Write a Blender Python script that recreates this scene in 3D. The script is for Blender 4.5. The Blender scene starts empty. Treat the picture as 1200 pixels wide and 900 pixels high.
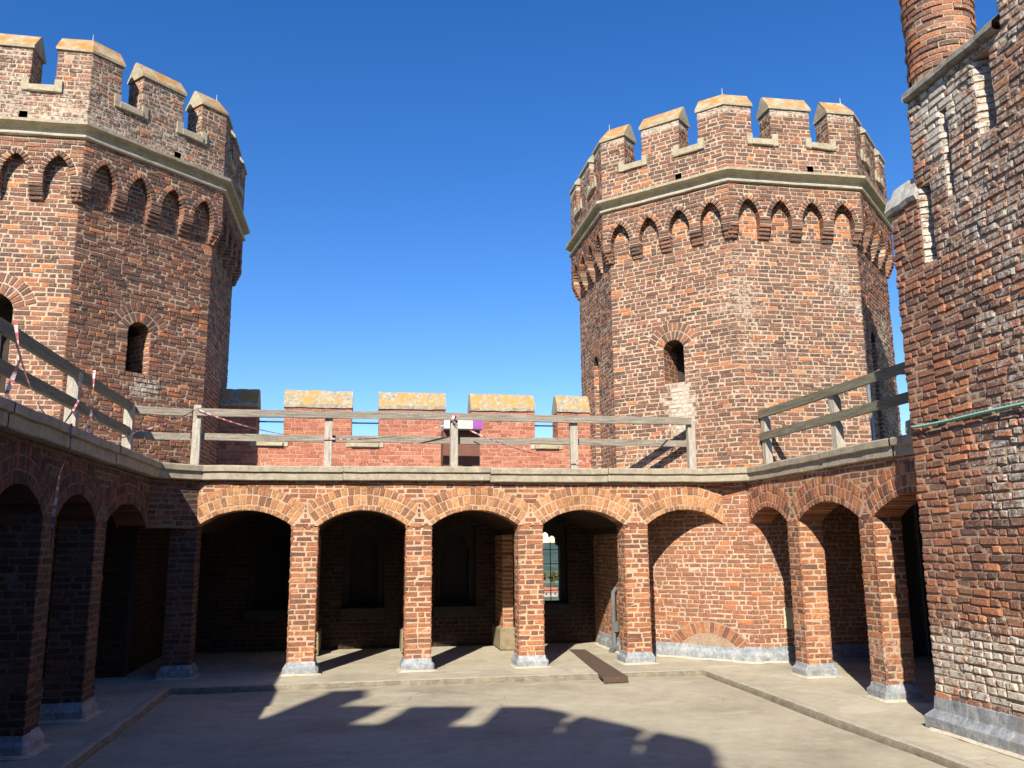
import bpy, math, random
import numpy as np
from mathutils import Vector, Matrix

# ------------------------------------------------------------------ camera, light, exposure
scene = bpy.context.scene
COL = scene.collection
random.seed(11)
rng = np.random.default_rng(11)
R = math.radians

cam_d = bpy.data.cameras.new("camera")
cam = bpy.data.objects.new("camera", cam_d)
COL.objects.link(cam)
cam_d.sensor_width = 36.0
cam_d.lens = 30.12
cam_d.clip_start = 0.05
cam_d.clip_end = 20000
PITCH, YAW, ROLL = R(10.62), R(9.77), R(-0.481)
fw = Vector((math.sin(YAW) * math.cos(PITCH), math.cos(YAW) * math.cos(PITCH), math.sin(PITCH)))
rt = Vector((math.cos(YAW), -math.sin(YAW), 0))
up = rt.cross(fw)
r2 = math.cos(ROLL) * rt + math.sin(ROLL) * up
u2 = -math.sin(ROLL) * rt + math.cos(ROLL) * up
cam.matrix_world = Matrix(((r2.x, u2.x, -fw.x, 0), (r2.y, u2.y, -fw.y, 0), (r2.z, u2.z, -fw.z, 0), (0, 0, 0, 1)))
scene.camera = cam

SUN_AZ, SUN_EL = R(22.5), R(34.5)          # light travels towards +y and +x
world = bpy.data.worlds.new("World")
scene.world = world
world.use_nodes = True
wn = world.node_tree
for n in list(wn.nodes):
    wn.nodes.remove(n)
sky = wn.nodes.new("ShaderNodeTexSky")
sky.sky_type = 'NISHITA'
sky.sun_disc = False
sky.sun_elevation = SUN_EL
sky.sun_rotation = math.pi + SUN_AZ
sky.altitude = 0
sky.air_density = 1.0
sky.dust_density = 0.0
sky.ozone_density = 3.5
bg = wn.nodes.new("ShaderNodeBackground")
bg.inputs['Strength'].default_value = 0.1
wo = wn.nodes.new("ShaderNodeOutputWorld")
hs = wn.nodes.new('ShaderNodeHueSaturation')
hs.inputs['Saturation'].default_value = 1.31
hs.inputs['Hue'].default_value = 0.512
wn.links.new(sky.outputs[0], hs.inputs['Color'])
wn.links.new(hs.outputs[0], bg.inputs[0])
wn.links.new(bg.outputs[0], wo.inputs[0])

sun_d = bpy.data.lights.new("sun", 'SUN')
sun_d.energy = 5.0
sun_d.angle = R(0.53)
sun_d.color = (1.0, 0.92, 0.79)
sun = bpy.data.objects.new("sun", sun_d)
COL.objects.link(sun)
sdir = Vector((math.sin(SUN_AZ) * math.cos(SUN_EL), math.cos(SUN_AZ) * math.cos(SUN_EL), -math.sin(SUN_EL)))
sun.rotation_euler = sdir.to_track_quat('-Z', 'Y').to_euler()

vs = scene.view_settings
scene.display_settings.display_device = 'sRGB'
vs.view_transform = 'Standard'
vs.look = 'None'
vs.exposure = 0.8
vs.gamma = 1.0
vs.use_curve_mapping = False

# ------------------------------------------------------------------ levels
COURT, FLOOR, DECK = -1.66, -1.60, 1.0
ZS, RISE, ZTOP = 0.262, 0.205, 0.86
YF = 11.60            # central arcade face
XR, XL = 5.30, -2.60  # right and left arcade faces
YB = 14.30            # gallery back wall and parapet, inner face

# ------------------------------------------------------------------ materials
def new_mat(name):
    m = bpy.data.materials.new(name)
    m.use_nodes = True
    nt = m.node_tree
    b = nt.nodes['Principled BSDF']
    return m, nt, b

def N(nt, t, **kw):
    n = nt.nodes.new(t)
    for k, v in kw.items():
        if k in ('inputs',):
            for i, val in v.items():
                n.inputs[i].default_value = val
        else:
            setattr(n, k, v)
    return n

def noise(nt, scale, detail=4, rough=0.6, vec=None, stretch=None):
    n = N(nt, 'ShaderNodeTexNoise')
    n.inputs['Scale'].default_value = scale
    n.inputs['Detail'].default_value = detail
    n.inputs['Roughness'].default_value = rough
    if vec is None:
        g = N(nt, 'ShaderNodeNewGeometry')
        vec = g.outputs['Position']
    if stretch:
        mp = N(nt, 'ShaderNodeMapping')
        mp.inputs['Scale'].default_value = stretch
        nt.links.new(vec, mp.inputs[0])
        vec = mp.outputs[0]
    nt.links.new(vec, n.inputs['Vector'])
    return n.outputs['Fac']

def ramp(nt, fac, stops, interp='LINEAR'):
    r = N(nt, 'ShaderNodeValToRGB')
    r.color_ramp.interpolation = interp
    els = r.color_ramp.elements
    while len(els) < len(stops):
        els.new(0.5)
    for e, (p, c) in zip(els, stops):
        e.position = p
        e.color = (c[0], c[1], c[2], 1) if hasattr(c, '__len__') else (c, c, c, 1)
    nt.links.new(fac, r.inputs[0])
    return r.outputs['Color']

def mix(nt, fac, a, b, mode='MIX'):
    m = N(nt, 'ShaderNodeMix', data_type='RGBA', blend_type=mode)
    for sock, v in ((m.inputs['Factor'], fac), (m.inputs['A'], a), (m.inputs['B'], b)):
        if hasattr(v, 'links') or hasattr(v, 'is_linked'):
            nt.links.new(v, sock)
        elif isinstance(v, (int, float)):
            sock.default_value = v
        else:
            sock.default_value = (v[0], v[1], v[2], 1)
    return m.outputs['Result']

def math_(nt, op, a, b=0.0, clamp=False):
    m = N(nt, 'ShaderNodeMath', operation=op, use_clamp=clamp)
    for i, v in enumerate((a, b)):
        if hasattr(v, 'is_linked'):
            nt.links.new(v, m.inputs[i])
        else:
            m.inputs[i].default_value = v
    return m.outputs[0]

def bump(nt, b, h, strength=0.5, dist=0.01):
    bp = N(nt, 'ShaderNodeBump')
    bp.inputs['Strength'].default_value = strength
    bp.inputs['Distance'].default_value = dist
    nt.links.new(h, bp.inputs['Height'])
    nt.links.new(bp.outputs[0], b.inputs['Normal'])

def attr(nt, name):
    a = N(nt, 'ShaderNodeAttribute')
    a.attribute_name = name
    return a.outputs['Fac']

def brick_mat(name, stops, lichen=(0.50, 0.47, 0.42), base_l=0.0, soot=0.4, dirt=(0.05, 0.035, 0.03), patch=0.0):
    m, nt, b = new_mat(name)
    c = ramp(nt, attr(nt, 'rnd'), stops)
    n1 = noise(nt, 38, 6, 0.75)
    c = mix(nt, 1.0, c, ramp(nt, n1, [(0.28, 0.45), (0.72, 1.5)]), 'MULTIPLY')
    n2 = noise(nt, 1.6, 5, 0.65)
    c = mix(nt, math_(nt, 'MULTIPLY', ramp(nt, n2, [(0.45, 0.0), (0.72, 1.0)]), soot), c, dirt)
    n3 = noise(nt, 19, 6, 0.72)
    n4 = noise(nt, 95, 3, 0.7)
    v = math_(nt, 'ADD', math_(nt, 'MULTIPLY', n3, 0.7), math_(nt, 'MULTIPLY', n4, 0.3))
    w = math_(nt, 'ADD', attr(nt, 'wht'), base_l)
    if patch:
        n5 = noise(nt, 1.15, 4, 0.6)
        w = math_(nt, 'ADD', w, math_(nt, 'MULTIPLY', math_(nt, 'SUBTRACT', n5, 0.46), patch * 2.0))
    # lichen and lime shows where the noise rises above 1 - whiteness
    t = math_(nt, 'SUBTRACT', v, math_(nt, 'SUBTRACT', 0.78, math_(nt, 'MULTIPLY', w, 0.5)))
    f = math_(nt, 'MULTIPLY', t, 9.0, True)
    lc = mix(nt, n1, lichen, (lichen[0] * 0.6, lichen[1] * 0.6, lichen[2] * 0.58))
    c = mix(nt, f, c, lc)
    if patch > 0.3:
        n6 = noise(nt, 75, 3, 0.6)
        sp = math_(nt, 'MULTIPLY', ramp(nt, n6, [(0.60, 0.0), (0.68, 1.0)]), math_(nt, 'ADD', 0.30, w), True)
        c = mix(nt, sp, c, lichen)
    nt.links.new(c, b.inputs['Base Color'])
    b.inputs['Roughness'].default_value = 0.93
    b.inputs['Specular IOR Level'].default_value = 0.2
    bump(nt, b, math_(nt, 'ADD', n1, math_(nt, 'MULTIPLY', n4, 0.6)), 0.7, 0.008)
    return m

def mortar_mat(name, col, dark, w_add=0.0):
    m, nt, b = new_mat(name)
    n1 = noise(nt, 30, 5, 0.7)
    c = mix(nt, ramp(nt, n1, [(0.3, 0.0), (0.7, 1.0)]), dark, col)
    n2 = noise(nt, 2.2, 4)
    c = mix(nt, ramp(nt, n2, [(0.40, 0.0), (0.75, 0.55)]), c, (dark[0] * 0.6, dark[1] * 0.6, dark[2] * 0.6))
    nt.links.new(c, b.inputs['Base Color'])
    b.inputs['Roughness'].default_value = 0.95
    bump(nt, b, n1, 0.8, 0.012)
    return m

PURP, BRN, RED, ORG, PNK = (0.060, 0.036, 0.032), (0.125, 0.066, 0.047), (0.205, 0.082, 0.050), (0.40, 0.145, 0.058), (0.27, 0.125, 0.085)
TOWER = brick_mat("tower_brick", [(0.0, (0.105, 0.063, 0.049)), (0.3, (0.155, 0.083, 0.058)), (0.6, (0.21, 0.10, 0.066)), (0.84, (0.27, 0.12, 0.071)), (0.92, (0.32, 0.132, 0.07)), (0.95, (0.42, 0.158, 0.068)), (1.0, (0.48, 0.20, 0.088))], lichen=(0.60, 0.54, 0.45), base_l=0.13, soot=0.22, dirt=(0.085, 0.055, 0.042), patch=0.34)
ARC = brick_mat("arcade_brick", [(0.0, (0.15, 0.08, 0.055)), (0.3, (0.255, 0.105, 0.06)), (0.6, (0.33, 0.132, 0.069)), (0.85, (0.405, 0.17, 0.083)), (1.0, (0.46, 0.215, 0.108))], base_l=0.04, soot=0.35, patch=0.25)
VOUS = brick_mat("arch_brick", [(0.0, (0.21, 0.105, 0.06)), (0.4, (0.35, 0.165, 0.08)), (1.0, (0.50, 0.26, 0.12))], base_l=0.0, soot=0.2)
DARKB = brick_mat("shaded_gallery_brick", [(0.0, (0.024, 0.016, 0.013)), (0.5, (0.040, 0.021, 0.016)), (1.0, (0.06, 0.029, 0.019))], base_l=-0.2, soot=0.5)  # gallery brick with the interior shade put into its colour
SHADEB = brick_mat("shade_toned_brick", [(0.0, (0.06, 0.038, 0.03)), (0.5, (0.11, 0.055, 0.038)), (1.0, (0.19, 0.08, 0.048))], base_l=-0.05, soot=0.5)  # arcade brick in a darker copy, shade painted into the colour
PARB = brick_mat("parapet_brick", [(0.0, (0.29, 0.105, 0.067)), (0.5, (0.385, 0.145, 0.092)), (1.0, (0.45, 0.195, 0.125))], lichen=(0.55, 0.48, 0.38), soot=0.15, patch=0.16)
STACKB = brick_mat("stack_brick", [(0.0, (0.125, 0.075, 0.056)), (0.3, (0.205, 0.105, 0.07)), (0.65, (0.28, 0.13, 0.078)), (0.88, (0.35, 0.145, 0.075)), (0.94, (0.45, 0.175, 0.08)), (1.0, (0.50, 0.21, 0.10))], lichen=(0.66, 0.62, 0.54), base_l=0.235, soot=0.16, dirt=(0.08, 0.052, 0.04), patch=0.34)
M_CREAM = mortar_mat("cream_mortar", (0.57, 0.43, 0.29), (0.37, 0.26, 0.165))
M_TOWER = mortar_mat("lime_mortar", (0.58, 0.46, 0.325), (0.36, 0.265, 0.185))
M_STACK = mortar_mat("weathered_mortar", (0.52, 0.395, 0.275), (0.28, 0.20, 0.135))
M_PINK = mortar_mat("pink_mortar", (0.50, 0.335, 0.245), (0.40, 0.22, 0.15))
M_DARK = mortar_mat("shade_toned_gallery_mortar", (0.075, 0.055, 0.042), (0.04, 0.03, 0.023))  # mortar darkened so the gallery interiors read as shade

def stone_mat(name, col, dark, lichen=None, lf=0.5, rough=0.9, sc=8, streak=None):
    m, nt, b = new_mat(name)
    n1 = noise(nt, sc, 6, 0.7, stretch=streak)
    c = mix(nt, ramp(nt, n1, [(0.32, 0.0), (0.68, 1.0)]), dark, col)
    n2 = noise(nt, 55, 4, 0.7)
    c = mix(nt, 1.0, c, ramp(nt, n2, [(0.25, 0.70), (0.75, 1.22)]), 'MULTIPLY')
    if lichen:
        n3 = noise(nt, 5.5, 5, 0.7)
        g = N(nt, 'ShaderNodeNewGeometry'); sx = N(nt, 'ShaderNodeSeparateXYZ')
        nt.links.new(g.outputs['True Normal'], sx.inputs[0])
        upw = ramp(nt, sx.outputs['Z'], [(0.15, 0.12), (0.45, 1.0)])
        c = mix(nt, math_(nt, 'MULTIPLY', ramp(nt, n3, [(lf - 0.08, 0.0), (lf + 0.10, 0.9)]), upw), c, lichen)
    nt.links.new(c, b.inputs['Base Color'])
    b.inputs['Roughness'].default_value = rough
    bump(nt, b, n2, 0.5, 0.008)
    return m

STONE = stone_mat("cornice_stone", (0.43, 0.375, 0.275), (0.25, 0.215, 0.155))
SILL = stone_mat("sill_stone", (0.46, 0.40, 0.28), (0.30, 0.25, 0.165))
CAP = stone_mat("lichened_coping_stone", (0.46, 0.40, 0.27), (0.28, 0.24, 0.165), lichen=(0.37, 0.165, 0.022), lf=0.475)
CAPW = stone_mat("pale_coping_stone", (0.46, 0.42, 0.32), (0.17, 0.155, 0.12), lichen=(0.42, 0.235, 0.05), lf=0.50, sc=16)
FOOT = stone_mat("foot_stone", (0.30, 0.24, 0.14), (0.17, 0.14, 0.085))
STRING = stone_mat("string_course_stone", (0.54, 0.47, 0.34), (0.34, 0.295, 0.205))
GREYS = stone_mat("stack_coping_stone", (0.36, 0.32, 0.25), (0.12, 0.105, 0.085), lichen=(0.42, 0.27, 0.06), lf=0.62, sc=12)
PALE = stone_mat("lichen_white_stone", (0.58, 0.56, 0.50), (0.26, 0.24, 0.20), sc=14)
WOOD = stone_mat("weathered_wood", (0.35, 0.315, 0.255), (0.12, 0.098, 0.072), sc=16, streak=(0.22, 1.2, 4.0))
WOODG = stone_mat("mossy_wood", (0.25, 0.225, 0.15), (0.11, 0.10, 0.065), sc=11, streak=(3.0, 0.3, 3.0))
WOODP = stone_mat("pale_post_wood", (0.48, 0.44, 0.37), (0.25, 0.22, 0.175), sc=12, streak=(3, 3, 0.4))
DRAIN = stone_mat("brown_metal_cover", (0.115, 0.07, 0.045), (0.075, 0.05, 0.035), sc=20)
CABIN = stone_mat("brown_cabinet_paint", (0.165, 0.06, 0.035), (0.12, 0.045, 0.028), sc=6, rough=0.6)
DEEP = stone_mat("dark_boards", (0.026, 0.021, 0.017), (0.015, 0.012, 0.01), sc=9, streak=(6, 6, 0.4))
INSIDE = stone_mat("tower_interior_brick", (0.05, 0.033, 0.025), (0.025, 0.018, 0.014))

def lead_mat():
    m, nt, b = new_mat("sheet_lead")
    n1 = noise(nt, 9, 6, 0.7)
    c = ramp(nt, n1, [(0.3, (0.15, 0.17, 0.19)), (0.5, (0.27, 0.295, 0.32)), (0.72, (0.44, 0.455, 0.46))])
    n2 = noise(nt, 40, 4)
    c = mix(nt, 1.0, c, ramp(nt, n2, [(0.3, 0.75), (0.7, 1.15)]), 'MULTIPLY')
    n3 = noise(nt, 26, 4, 0.7, stretch=(1, 1, 0.18))
    c = mix(nt, ramp(nt, n3, [(0.52, 0.0), (0.7, 0.6)]), c, (0.52, 0.52, 0.50))
    n4 = noise(nt, 5, 5, 0.7)
    c = mix(nt, ramp(nt, n4, [(0.52, 0.0), (0.7, 0.55)]), c, (0.17, 0.15, 0.12))
    nt.links.new(c, b.inputs['Base Color'])
    b.inputs['Roughness'].default_value = 0.62
    b.inputs['Metallic'].default_value = 0.15
    bump(nt, b, n1, 0.5, 0.02)
    return m
LEAD = lead_mat()

def floor_mat(name, k=1.0):
    m, nt, b = new_mat(name)
    n1 = noise(nt, 0.9, 6, 0.62)
    c = ramp(nt, n1, [(0.30, (0.285 * k, 0.255 * k, 0.185 * k)), (0.52, (0.41 * k, 0.37 * k, 0.275 * k)), (0.75, (0.475 * k, 0.43 * k, 0.325 * k))])
    n2 = noise(nt, 7, 6, 0.7)
    c = mix(nt, 1.0, c, ramp(nt, n2, [(0.3, 0.86), (0.7, 1.1)]), 'MULTIPLY')
    n3 = noise(nt, 160, 3, 0.8)
    c = mix(nt, 1.0, c, ramp(nt, n3, [(0.3, 0.80), (0.7, 1.16)]), 'MULTIPLY')
    pat = noise(nt, 1.9, 2, 0.4, stretch=(0.6, 1.4, 1))
    c = mix(nt, ramp(nt, pat, [(0.66, 0.0), (0.69, 0.45)]), c, (0.50 * k, 0.47 * k, 0.38 * k))
    g = N(nt, 'ShaderNodeNewGeometry'); dn = N(nt, 'ShaderNodeTexNoise'); dn.inputs['Scale'].default_value = 2.2; dn.inputs['Detail'].default_value = 5
    nt.links.new(g.outputs['Position'], dn.inputs['Vector'])
    vm = N(nt, 'ShaderNodeVectorMath', operation='MULTIPLY_ADD'); vm.inputs[1].default_value = (0.55, 0.55, 0.0)
    nt.links.new(dn.outputs['Color'], vm.inputs[0]); nt.links.new(g.outputs['Position'], vm.inputs[2])
    vo = N(nt, 'ShaderNodeTexVoronoi', feature='DISTANCE_TO_EDGE'); vo.inputs['Scale'].default_value = 0.42
    nt.links.new(vm.outputs[0], vo.inputs['Vector'])
    ck = math_(nt, 'MULTIPLY', ramp(nt, vo.outputs['Distance'], [(0.0, 1.0), (0.0035, 0.0)]), ramp(nt, noise(nt, 0.7, 2), [(0.5, 0.0), (0.6, 0.6)]))
    c = mix(nt, ck, c, (0.10, 0.085, 0.06))
    st_ = noise(nt, 3.3, 4, 0.75, stretch=(1, 0.5, 1))
    c = mix(nt, ramp(nt, st_, [(0.58, 0.0), (0.74, 0.38)]), c, (0.20, 0.175, 0.125))
    nt.links.new(c, b.inputs['Base Color'])
    b.inputs['Roughness'].default_value = 0.85
    bump(nt, b, math_(nt, 'ADD', n2, math_(nt, 'MULTIPLY', n3, 0.35)), 0.5, 0.012)
    return m
COURTM = floor_mat("court_screed", 0.95)
GALM = floor_mat("gallery_screed", 1.08)
KERBM = stone_mat("kerb_render", (0.45, 0.41, 0.325), (0.33, 0.30, 0.235), sc=6)
KERBD = stone_mat("stained_kerb_face", (0.26, 0.225, 0.16), (0.13, 0.11, 0.075), sc=9)
FILLET = stone_mat("pale_mortar_fillet", (0.60, 0.54, 0.41), (0.42, 0.37, 0.28), sc=12)

def plain(name, col, rough=0.6, metal=0.0, var=0.15, sc=20):
    m, nt, b = new_mat(name)
    n1 = noise(nt, sc, 4)
    c = ramp(nt, n1, [(0.3, tuple(x * (1 - var) for x in col)), (0.7, tuple(min(1, x * (1 + var)) for x in col))])
    nt.links.new(c, b.inputs['Base Color'])
    b.inputs['Roughness'].default_value = rough
    b.inputs['Metallic'].default_value = metal
    return m

def tape_mat():
    m, nt, b = new_mat("red_white_barrier_tape")
    a = attr(nt, 'rnd')
    s = math_(nt, 'PINGPONG', a, 0.5)
    c = ramp(nt, s, [(0.24, (0.48, 0.12, 0.13)), (0.26, (0.62, 0.54, 0.53))])
    c = mix(nt, 1.0, c, ramp(nt, noise(nt, 30, 3), [(0.3, 0.8), (0.7, 1.0)]), 'MULTIPLY')
    nt.links.new(c, b.inputs['Base Color'])
    b.inputs['Roughness'].default_value = 0.4
    return m
TAPE = tape_mat()

# ------------------------------------------------------------------ object helpers
def tag(o, label=None, cat=None, group=None, kind=None):
    if label: o['label'] = label
    if cat: o['category'] = cat
    if group: o['group'] = group
    if kind: o['kind'] = kind
    return o

def thing(name, label, cat, loc=(0, 0, 0), group=None):
    o = bpy.data.objects.new(name, None)
    o.empty_display_size = 0.2
    COL.objects.link(o)
    o.location = loc
    return tag(o, label, cat, group)

def root_of(o):
    v = Vector((0, 0, 0))
    while o is not None:
        v += o.location
        o = o.parent
    return v

class MB:
    """collects quads in world space, builds one mesh object"""
    def __init__(s):
        s.V, s.F, s.M, s.R, s.W, s.S, s.n = [], [], [], [], [], [], 0
    def raw(s, V, F, mat, rnd, wht, sm=False):
        k = len(F)
        s.V.append(np.asarray(V, float).reshape(-1, 3)); s.F.append(np.asarray(F, int) + s.n)
        s.n += len(s.V[-1])
        s.M.append(np.full(k, mat)); s.S.append(np.full(k, sm))
        s.R.append(np.broadcast_to(np.asarray(rnd, float), (k,)).copy())
        s.W.append(np.broadcast_to(np.asarray(wht, float), (k,)).copy())
    def quads(s, P, mat=0, rnd=0.5, wht=0.0, sm=False):
        P = np.asarray(P, float).reshape(-1, 4, 3)
        s.raw(P, np.arange(len(P) * 4).reshape(-1, 4), mat, rnd, wht, sm)
    def grid(s, G, mat=0, rnd=0.5, wht=0.0, sm=False):
        G = np.asarray(G, float); a, b = G.shape[:2]
        i = np.arange(a * b).reshape(a, b)
        F = np.stack([i[:-1, :-1], i[:-1, 1:], i[1:, 1:], i[1:, :-1]], -1).reshape(-1, 4)
        s.raw(G, F, mat, rnd, wht, sm)
    def box(s, c, sz, mat=0, ax=None, bev=0.0, jit=0.0):
        """box about centre c with half sizes sz along the three axes ax"""
        ax = np.eye(3) if ax is None else np.asarray(ax, float)
        c = np.asarray(c, float); sz = np.asarray(sz, float)
        if bev <= 0:
            rings = [(-1, 0), (1, 0)]
            V = []
            for zz, ins in rings:
                for x, y in ((-1, -1), (1, -1), (1, 1), (-1, 1)):
                    V.append(c + ax[0] * x * sz[0] + ax[1] * y * sz[1] + ax[2] * zz * sz[2])
        else:
            V = []
            for zz, ins in ((-sz[2], bev), (-sz[2] + bev, 0), (sz[2] - bev, 0), (sz[2], bev)):
                for x, y in ((-1, -1), (1, -1), (1, 1), (-1, 1)):
                    V.append(c + ax[0] * x * (sz[0] - ins) + ax[1] * y * (sz[1] - ins) + ax[2] * zz)
        V = np.array(V)
        if jit: V += rng.normal(0, jit, V.shape)
        F = [(3, 2, 1, 0)]
        L = len(V) // 4
        for l in range(L - 1):
            for k in range(4):
                a, b = l * 4 + k, l * 4 + (k + 1) % 4
                F.append((a, b, b + 4, a + 4))
        t = (L - 1) * 4
        F.append((t, t + 1, t + 2, t + 3))
        s.raw(V, F, mat, 0.5, 0)
    def tube(s, pts, r, seg=8, mat=0, closed=False):
        pts = [Vector(p) for p in pts]
        G = []
        for i, p in enumerate(pts):
            d = (pts[min(i + 1, len(pts) - 1)] - pts[max(i - 1, 0)]).normalized()
            a = d.cross(Vector((0, 0, 1)))
            if a.length < 1e-3: a = d.cross(Vector((1, 0, 0)))
            a.normalize(); b = d.cross(a)
            rr = r[i] if hasattr(r, '__len__') else r
            G.append([p + a * math.cos(t) * rr + b * math.sin(t) * rr for t in np.linspace(0, 2 * math.pi, seg + 1)])
        s.grid([[tuple(q) for q in row] for row in G], mat, sm=True)
        for row in (G[0], G[-1]):
            cpt = sum((Vector(q) for q in row[:-1]), Vector()) / seg
            s.quads([[tuple(row[k]), tuple(row[k + 1]), tuple(cpt), tuple(cpt)] for k in range(seg)], mat)
    def build(s, name, mats, parent=None):
        V = np.concatenate(s.V); F = np.concatenate(s.F)
        if parent is not None:
            V = V - np.array(root_of(parent))
        me = bpy.data.meshes.new(name)
        me.vertices.add(len(V)); me.vertices.foreach_set('co', V.astype(np.float32).ravel())
        k = len(F)
        me.loops.add(k * 4); me.loops.foreach_set('vertex_index', F.astype(np.int32).ravel())
        me.polygons.add(k)
        me.polygons.foreach_set('loop_start', np.arange(0, k * 4, 4, dtype=np.int32))
        me.polygons.foreach_set('material_index', np.concatenate(s.M).astype(np.int32))
        for nm, arr in (('rnd', s.R), ('wht', s.W)):
            a = me.attributes.new(nm, 'FLOAT', 'FACE')
            a.data.foreach_set('value', np.concatenate(arr).astype(np.float32))
        me.update(calc_edges=True)
        me.polygons.foreach_set('use_smooth', np.concatenate(s.S))
        me.validate()
        for m in (mats if isinstance(mats, (list, tuple)) else [mats]):
            me.materials.append(m)
        o = bpy.data.objects.new(name, me)
        COL.objects.link(o)
        if parent is not None: o.parent = parent
        return o

def copy_tree(o, parent=None):
    c = o.copy(); COL.objects.link(c)
    c.parent = parent
    for ch in list(o.children):
        copy_tree(ch, c)
    return c

# ------------------------------------------------------------------ brickwork
def A3(v): return np.asarray(v, float)

def bricks(mb, O, U, Nn, Q, prot, back, bev=0.006, mat=1, rnd=None, wht=0.0, jit=0.0025):
    """Q (n,4,2) corners in the wall plane; every brick a bevelled block from 'back' to 'prot'"""
    n = len(Q)
    if n == 0: return
    O, U, Nn = A3(O), A3(U), A3(Nn); V = np.cross(Nn, U)
    Q = np.asarray(Q, float) + rng.normal(0, jit, (n, 4, 2)) * np.array([1, 0.7])
    c = Q.mean(1, keepdims=True)
    d = c - Q; L = np.linalg.norm(d, axis=2, keepdims=True)
    bv = np.minimum(bev * rng.uniform(0.9, 2.0, (n, 4, 1)), L * 0.3)
    inn = Q + d / L * bv * 1.35
    pr = np.broadcast_to(np.asarray(prot, float), (n,))[:, None] + rng.normal(0, 0.0013, (n, 4))
    def P(q, h): return O + q[..., :1] * U + q[..., 1:] * V + h[..., None] * Nn
    a = P(inn, pr); b = P(Q, pr - bev * 0.9); e = P(Q, np.full((n, 4), back))
    W = np.concatenate([a, b, e], 1)           # n,12,3
    f = [(0, 1, 2, 3)]
    for k in range(4):
        j = (k + 1) % 4
        f.append((4 + k, 4 + j, j, k)); f.append((8 + k, 8 + j, 4 + j, 4 + k))
    F = (np.arange(n)[:, None, None] * 12 + np.array(f)[None]).reshape(-1, 4)
    if rnd is None: rnd = rng.random(n)
    wht = np.broadcast_to(np.asarray(wht, float), (n,))
    mb.raw(W.reshape(-1, 3), F, mat, np.repeat(rnd, 9), np.repeat(wht, 9))

def wall(mb, O, U, Nn, u0, u1, v0, v1, solid=None, course=0.0665, prot=(0.001, 0.006), back=-0.004, mat=1,
         wfn=None, Ls=0.222, joint=0.0155, dark_head=0.75, bev=0.006, rfn=None, jit=0.0025):
    O, U, Nn = A3(O), A3(U), A3(Nn); V = np.cross(Nn, U)
    rows = max(1, int(round((v1 - v0) / course))); ch = (v1 - v0) / rows
    Qs, hd = [], []
    us = np.arange(u0, u1 + 0.004, 0.008)
    for r in range(rows):
        a, b = v0 + r * ch, v0 + (r + 1) * ch
        if solid is None: runs = [(u0, u1)]
        else:
            s = solid(us, np.full_like(us, (a + b) / 2))
            e = np.diff(np.concatenate([[0], s.astype(int), [0]]))
            st, en = np.where(e == 1)[0], np.where(e == -1)[0] - 1
            runs = [(us[i], min(us[j] + 0.004, u1)) for i, j in zip(st, en)]
        for (x0, x1) in runs:
            if x1 - x0 < 0.022: continue
            head = (r % 2 == 0)
            x = x0
            first = True
            while x < x1 - 1e-4:
                hh = head if rng.random() < 0.72 else not head
                L = (Ls * 0.5 if hh else Ls) * rng.uniform(0.85, 1.12)
                if first and not head: L *= rng.choice([0.5, 0.75, 1.0])
                if first and head and rng.random() < 0.5: L = Ls * 0.75
                first = False
                y = x + L
                if x1 - y < Ls * 0.28: y = x1
                dv = rng.normal(0, 0.0026)
                jv = joint * rng.uniform(0.8, 1.25) / 2
                ju = joint / 2
                l = x + (ju if x > x0 else 0); q = y - (ju if y < x1 else 0)
                if q - l > 0.012:
                    Qs.append([(l, a + jv + dv), (q, a + jv + dv), (q, b - jv + dv), (l, b - jv + dv)]); hd.append(y - x < Ls * 0.7)
                x = y
    if not Qs: return
    Qs = np.array(Qs); n = len(Qs); hd = np.array(hd)
    rnd = rng.random(n)
    rnd = np.where(hd & (rng.random(n) < 0.5), rnd * dark_head, rnd)
    c = Qs.mean(1)
    Pw = O + c[:, :1] * U + c[:, 1:] * V
    w = 0.0 if wfn is None else wfn(Pw)
    if rfn is not None: rnd = np.clip(rfn(Pw, rnd), 0, 1)
    pr_ = rng.uniform(prot[0], prot[1], n)
    pr_ = np.where(rng.random(n) < 0.035, np.maximum(pr_ - 0.009, 0.0022), pr_)      # spalled faces
    bricks(mb, O, U, Nn, Qs, pr_, min(back, -0.014), mat=mat, rnd=rnd, wht=w, bev=bev, jit=jit)

def sheet(mb, O, U, Nn, u0, u1, v0, v1, ops=(), off=0.0, mat=0, step=0.02):
    """flat mortar sheet with arched openings; ops: (ua, ub, vb, top(u))"""
    O, U, Nn = A3(O), A3(U), A3(Nn); V = np.cross(Nn, U)
    br = {u0, u1}
    for (a, b, vb, tp) in ops:
        br.update(np.clip(np.linspace(a, b, max(4, int((b - a) / step))), u0, u1).tolist())
    us = sorted(br); P = []
    for a, b in zip(us[:-1], us[1:]):
        if b - a < 1e-6: continue
        m = (a + b) / 2
        segs = [((v0, v0), (v1, v1))]
        for (oa, ob, vb, tp) in ops:
            if oa < m < ob:
                ta, tb = tp(a), tp(b)
                new = []
                for (l, h) in segs:
                    if vb > l[0] + 1e-6: new.append((l, (min(vb, h[0]), min(vb, h[1]))))
                    if ta < h[0] or tb < h[1]: new.append(((max(ta, l[0]), max(tb, l[1])), h))
                segs = new
        for l, h in segs:
            if h[0] - l[0] < 1e-6 and h[1] - l[1] < 1e-6: continue
            P.append([O + x * U + y * V + off * Nn for x, y in ((a, l[0]), (b, l[1]), (b, h[1]), (a, h[0]))])
    if P: mb.quads(P, mat)

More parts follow.
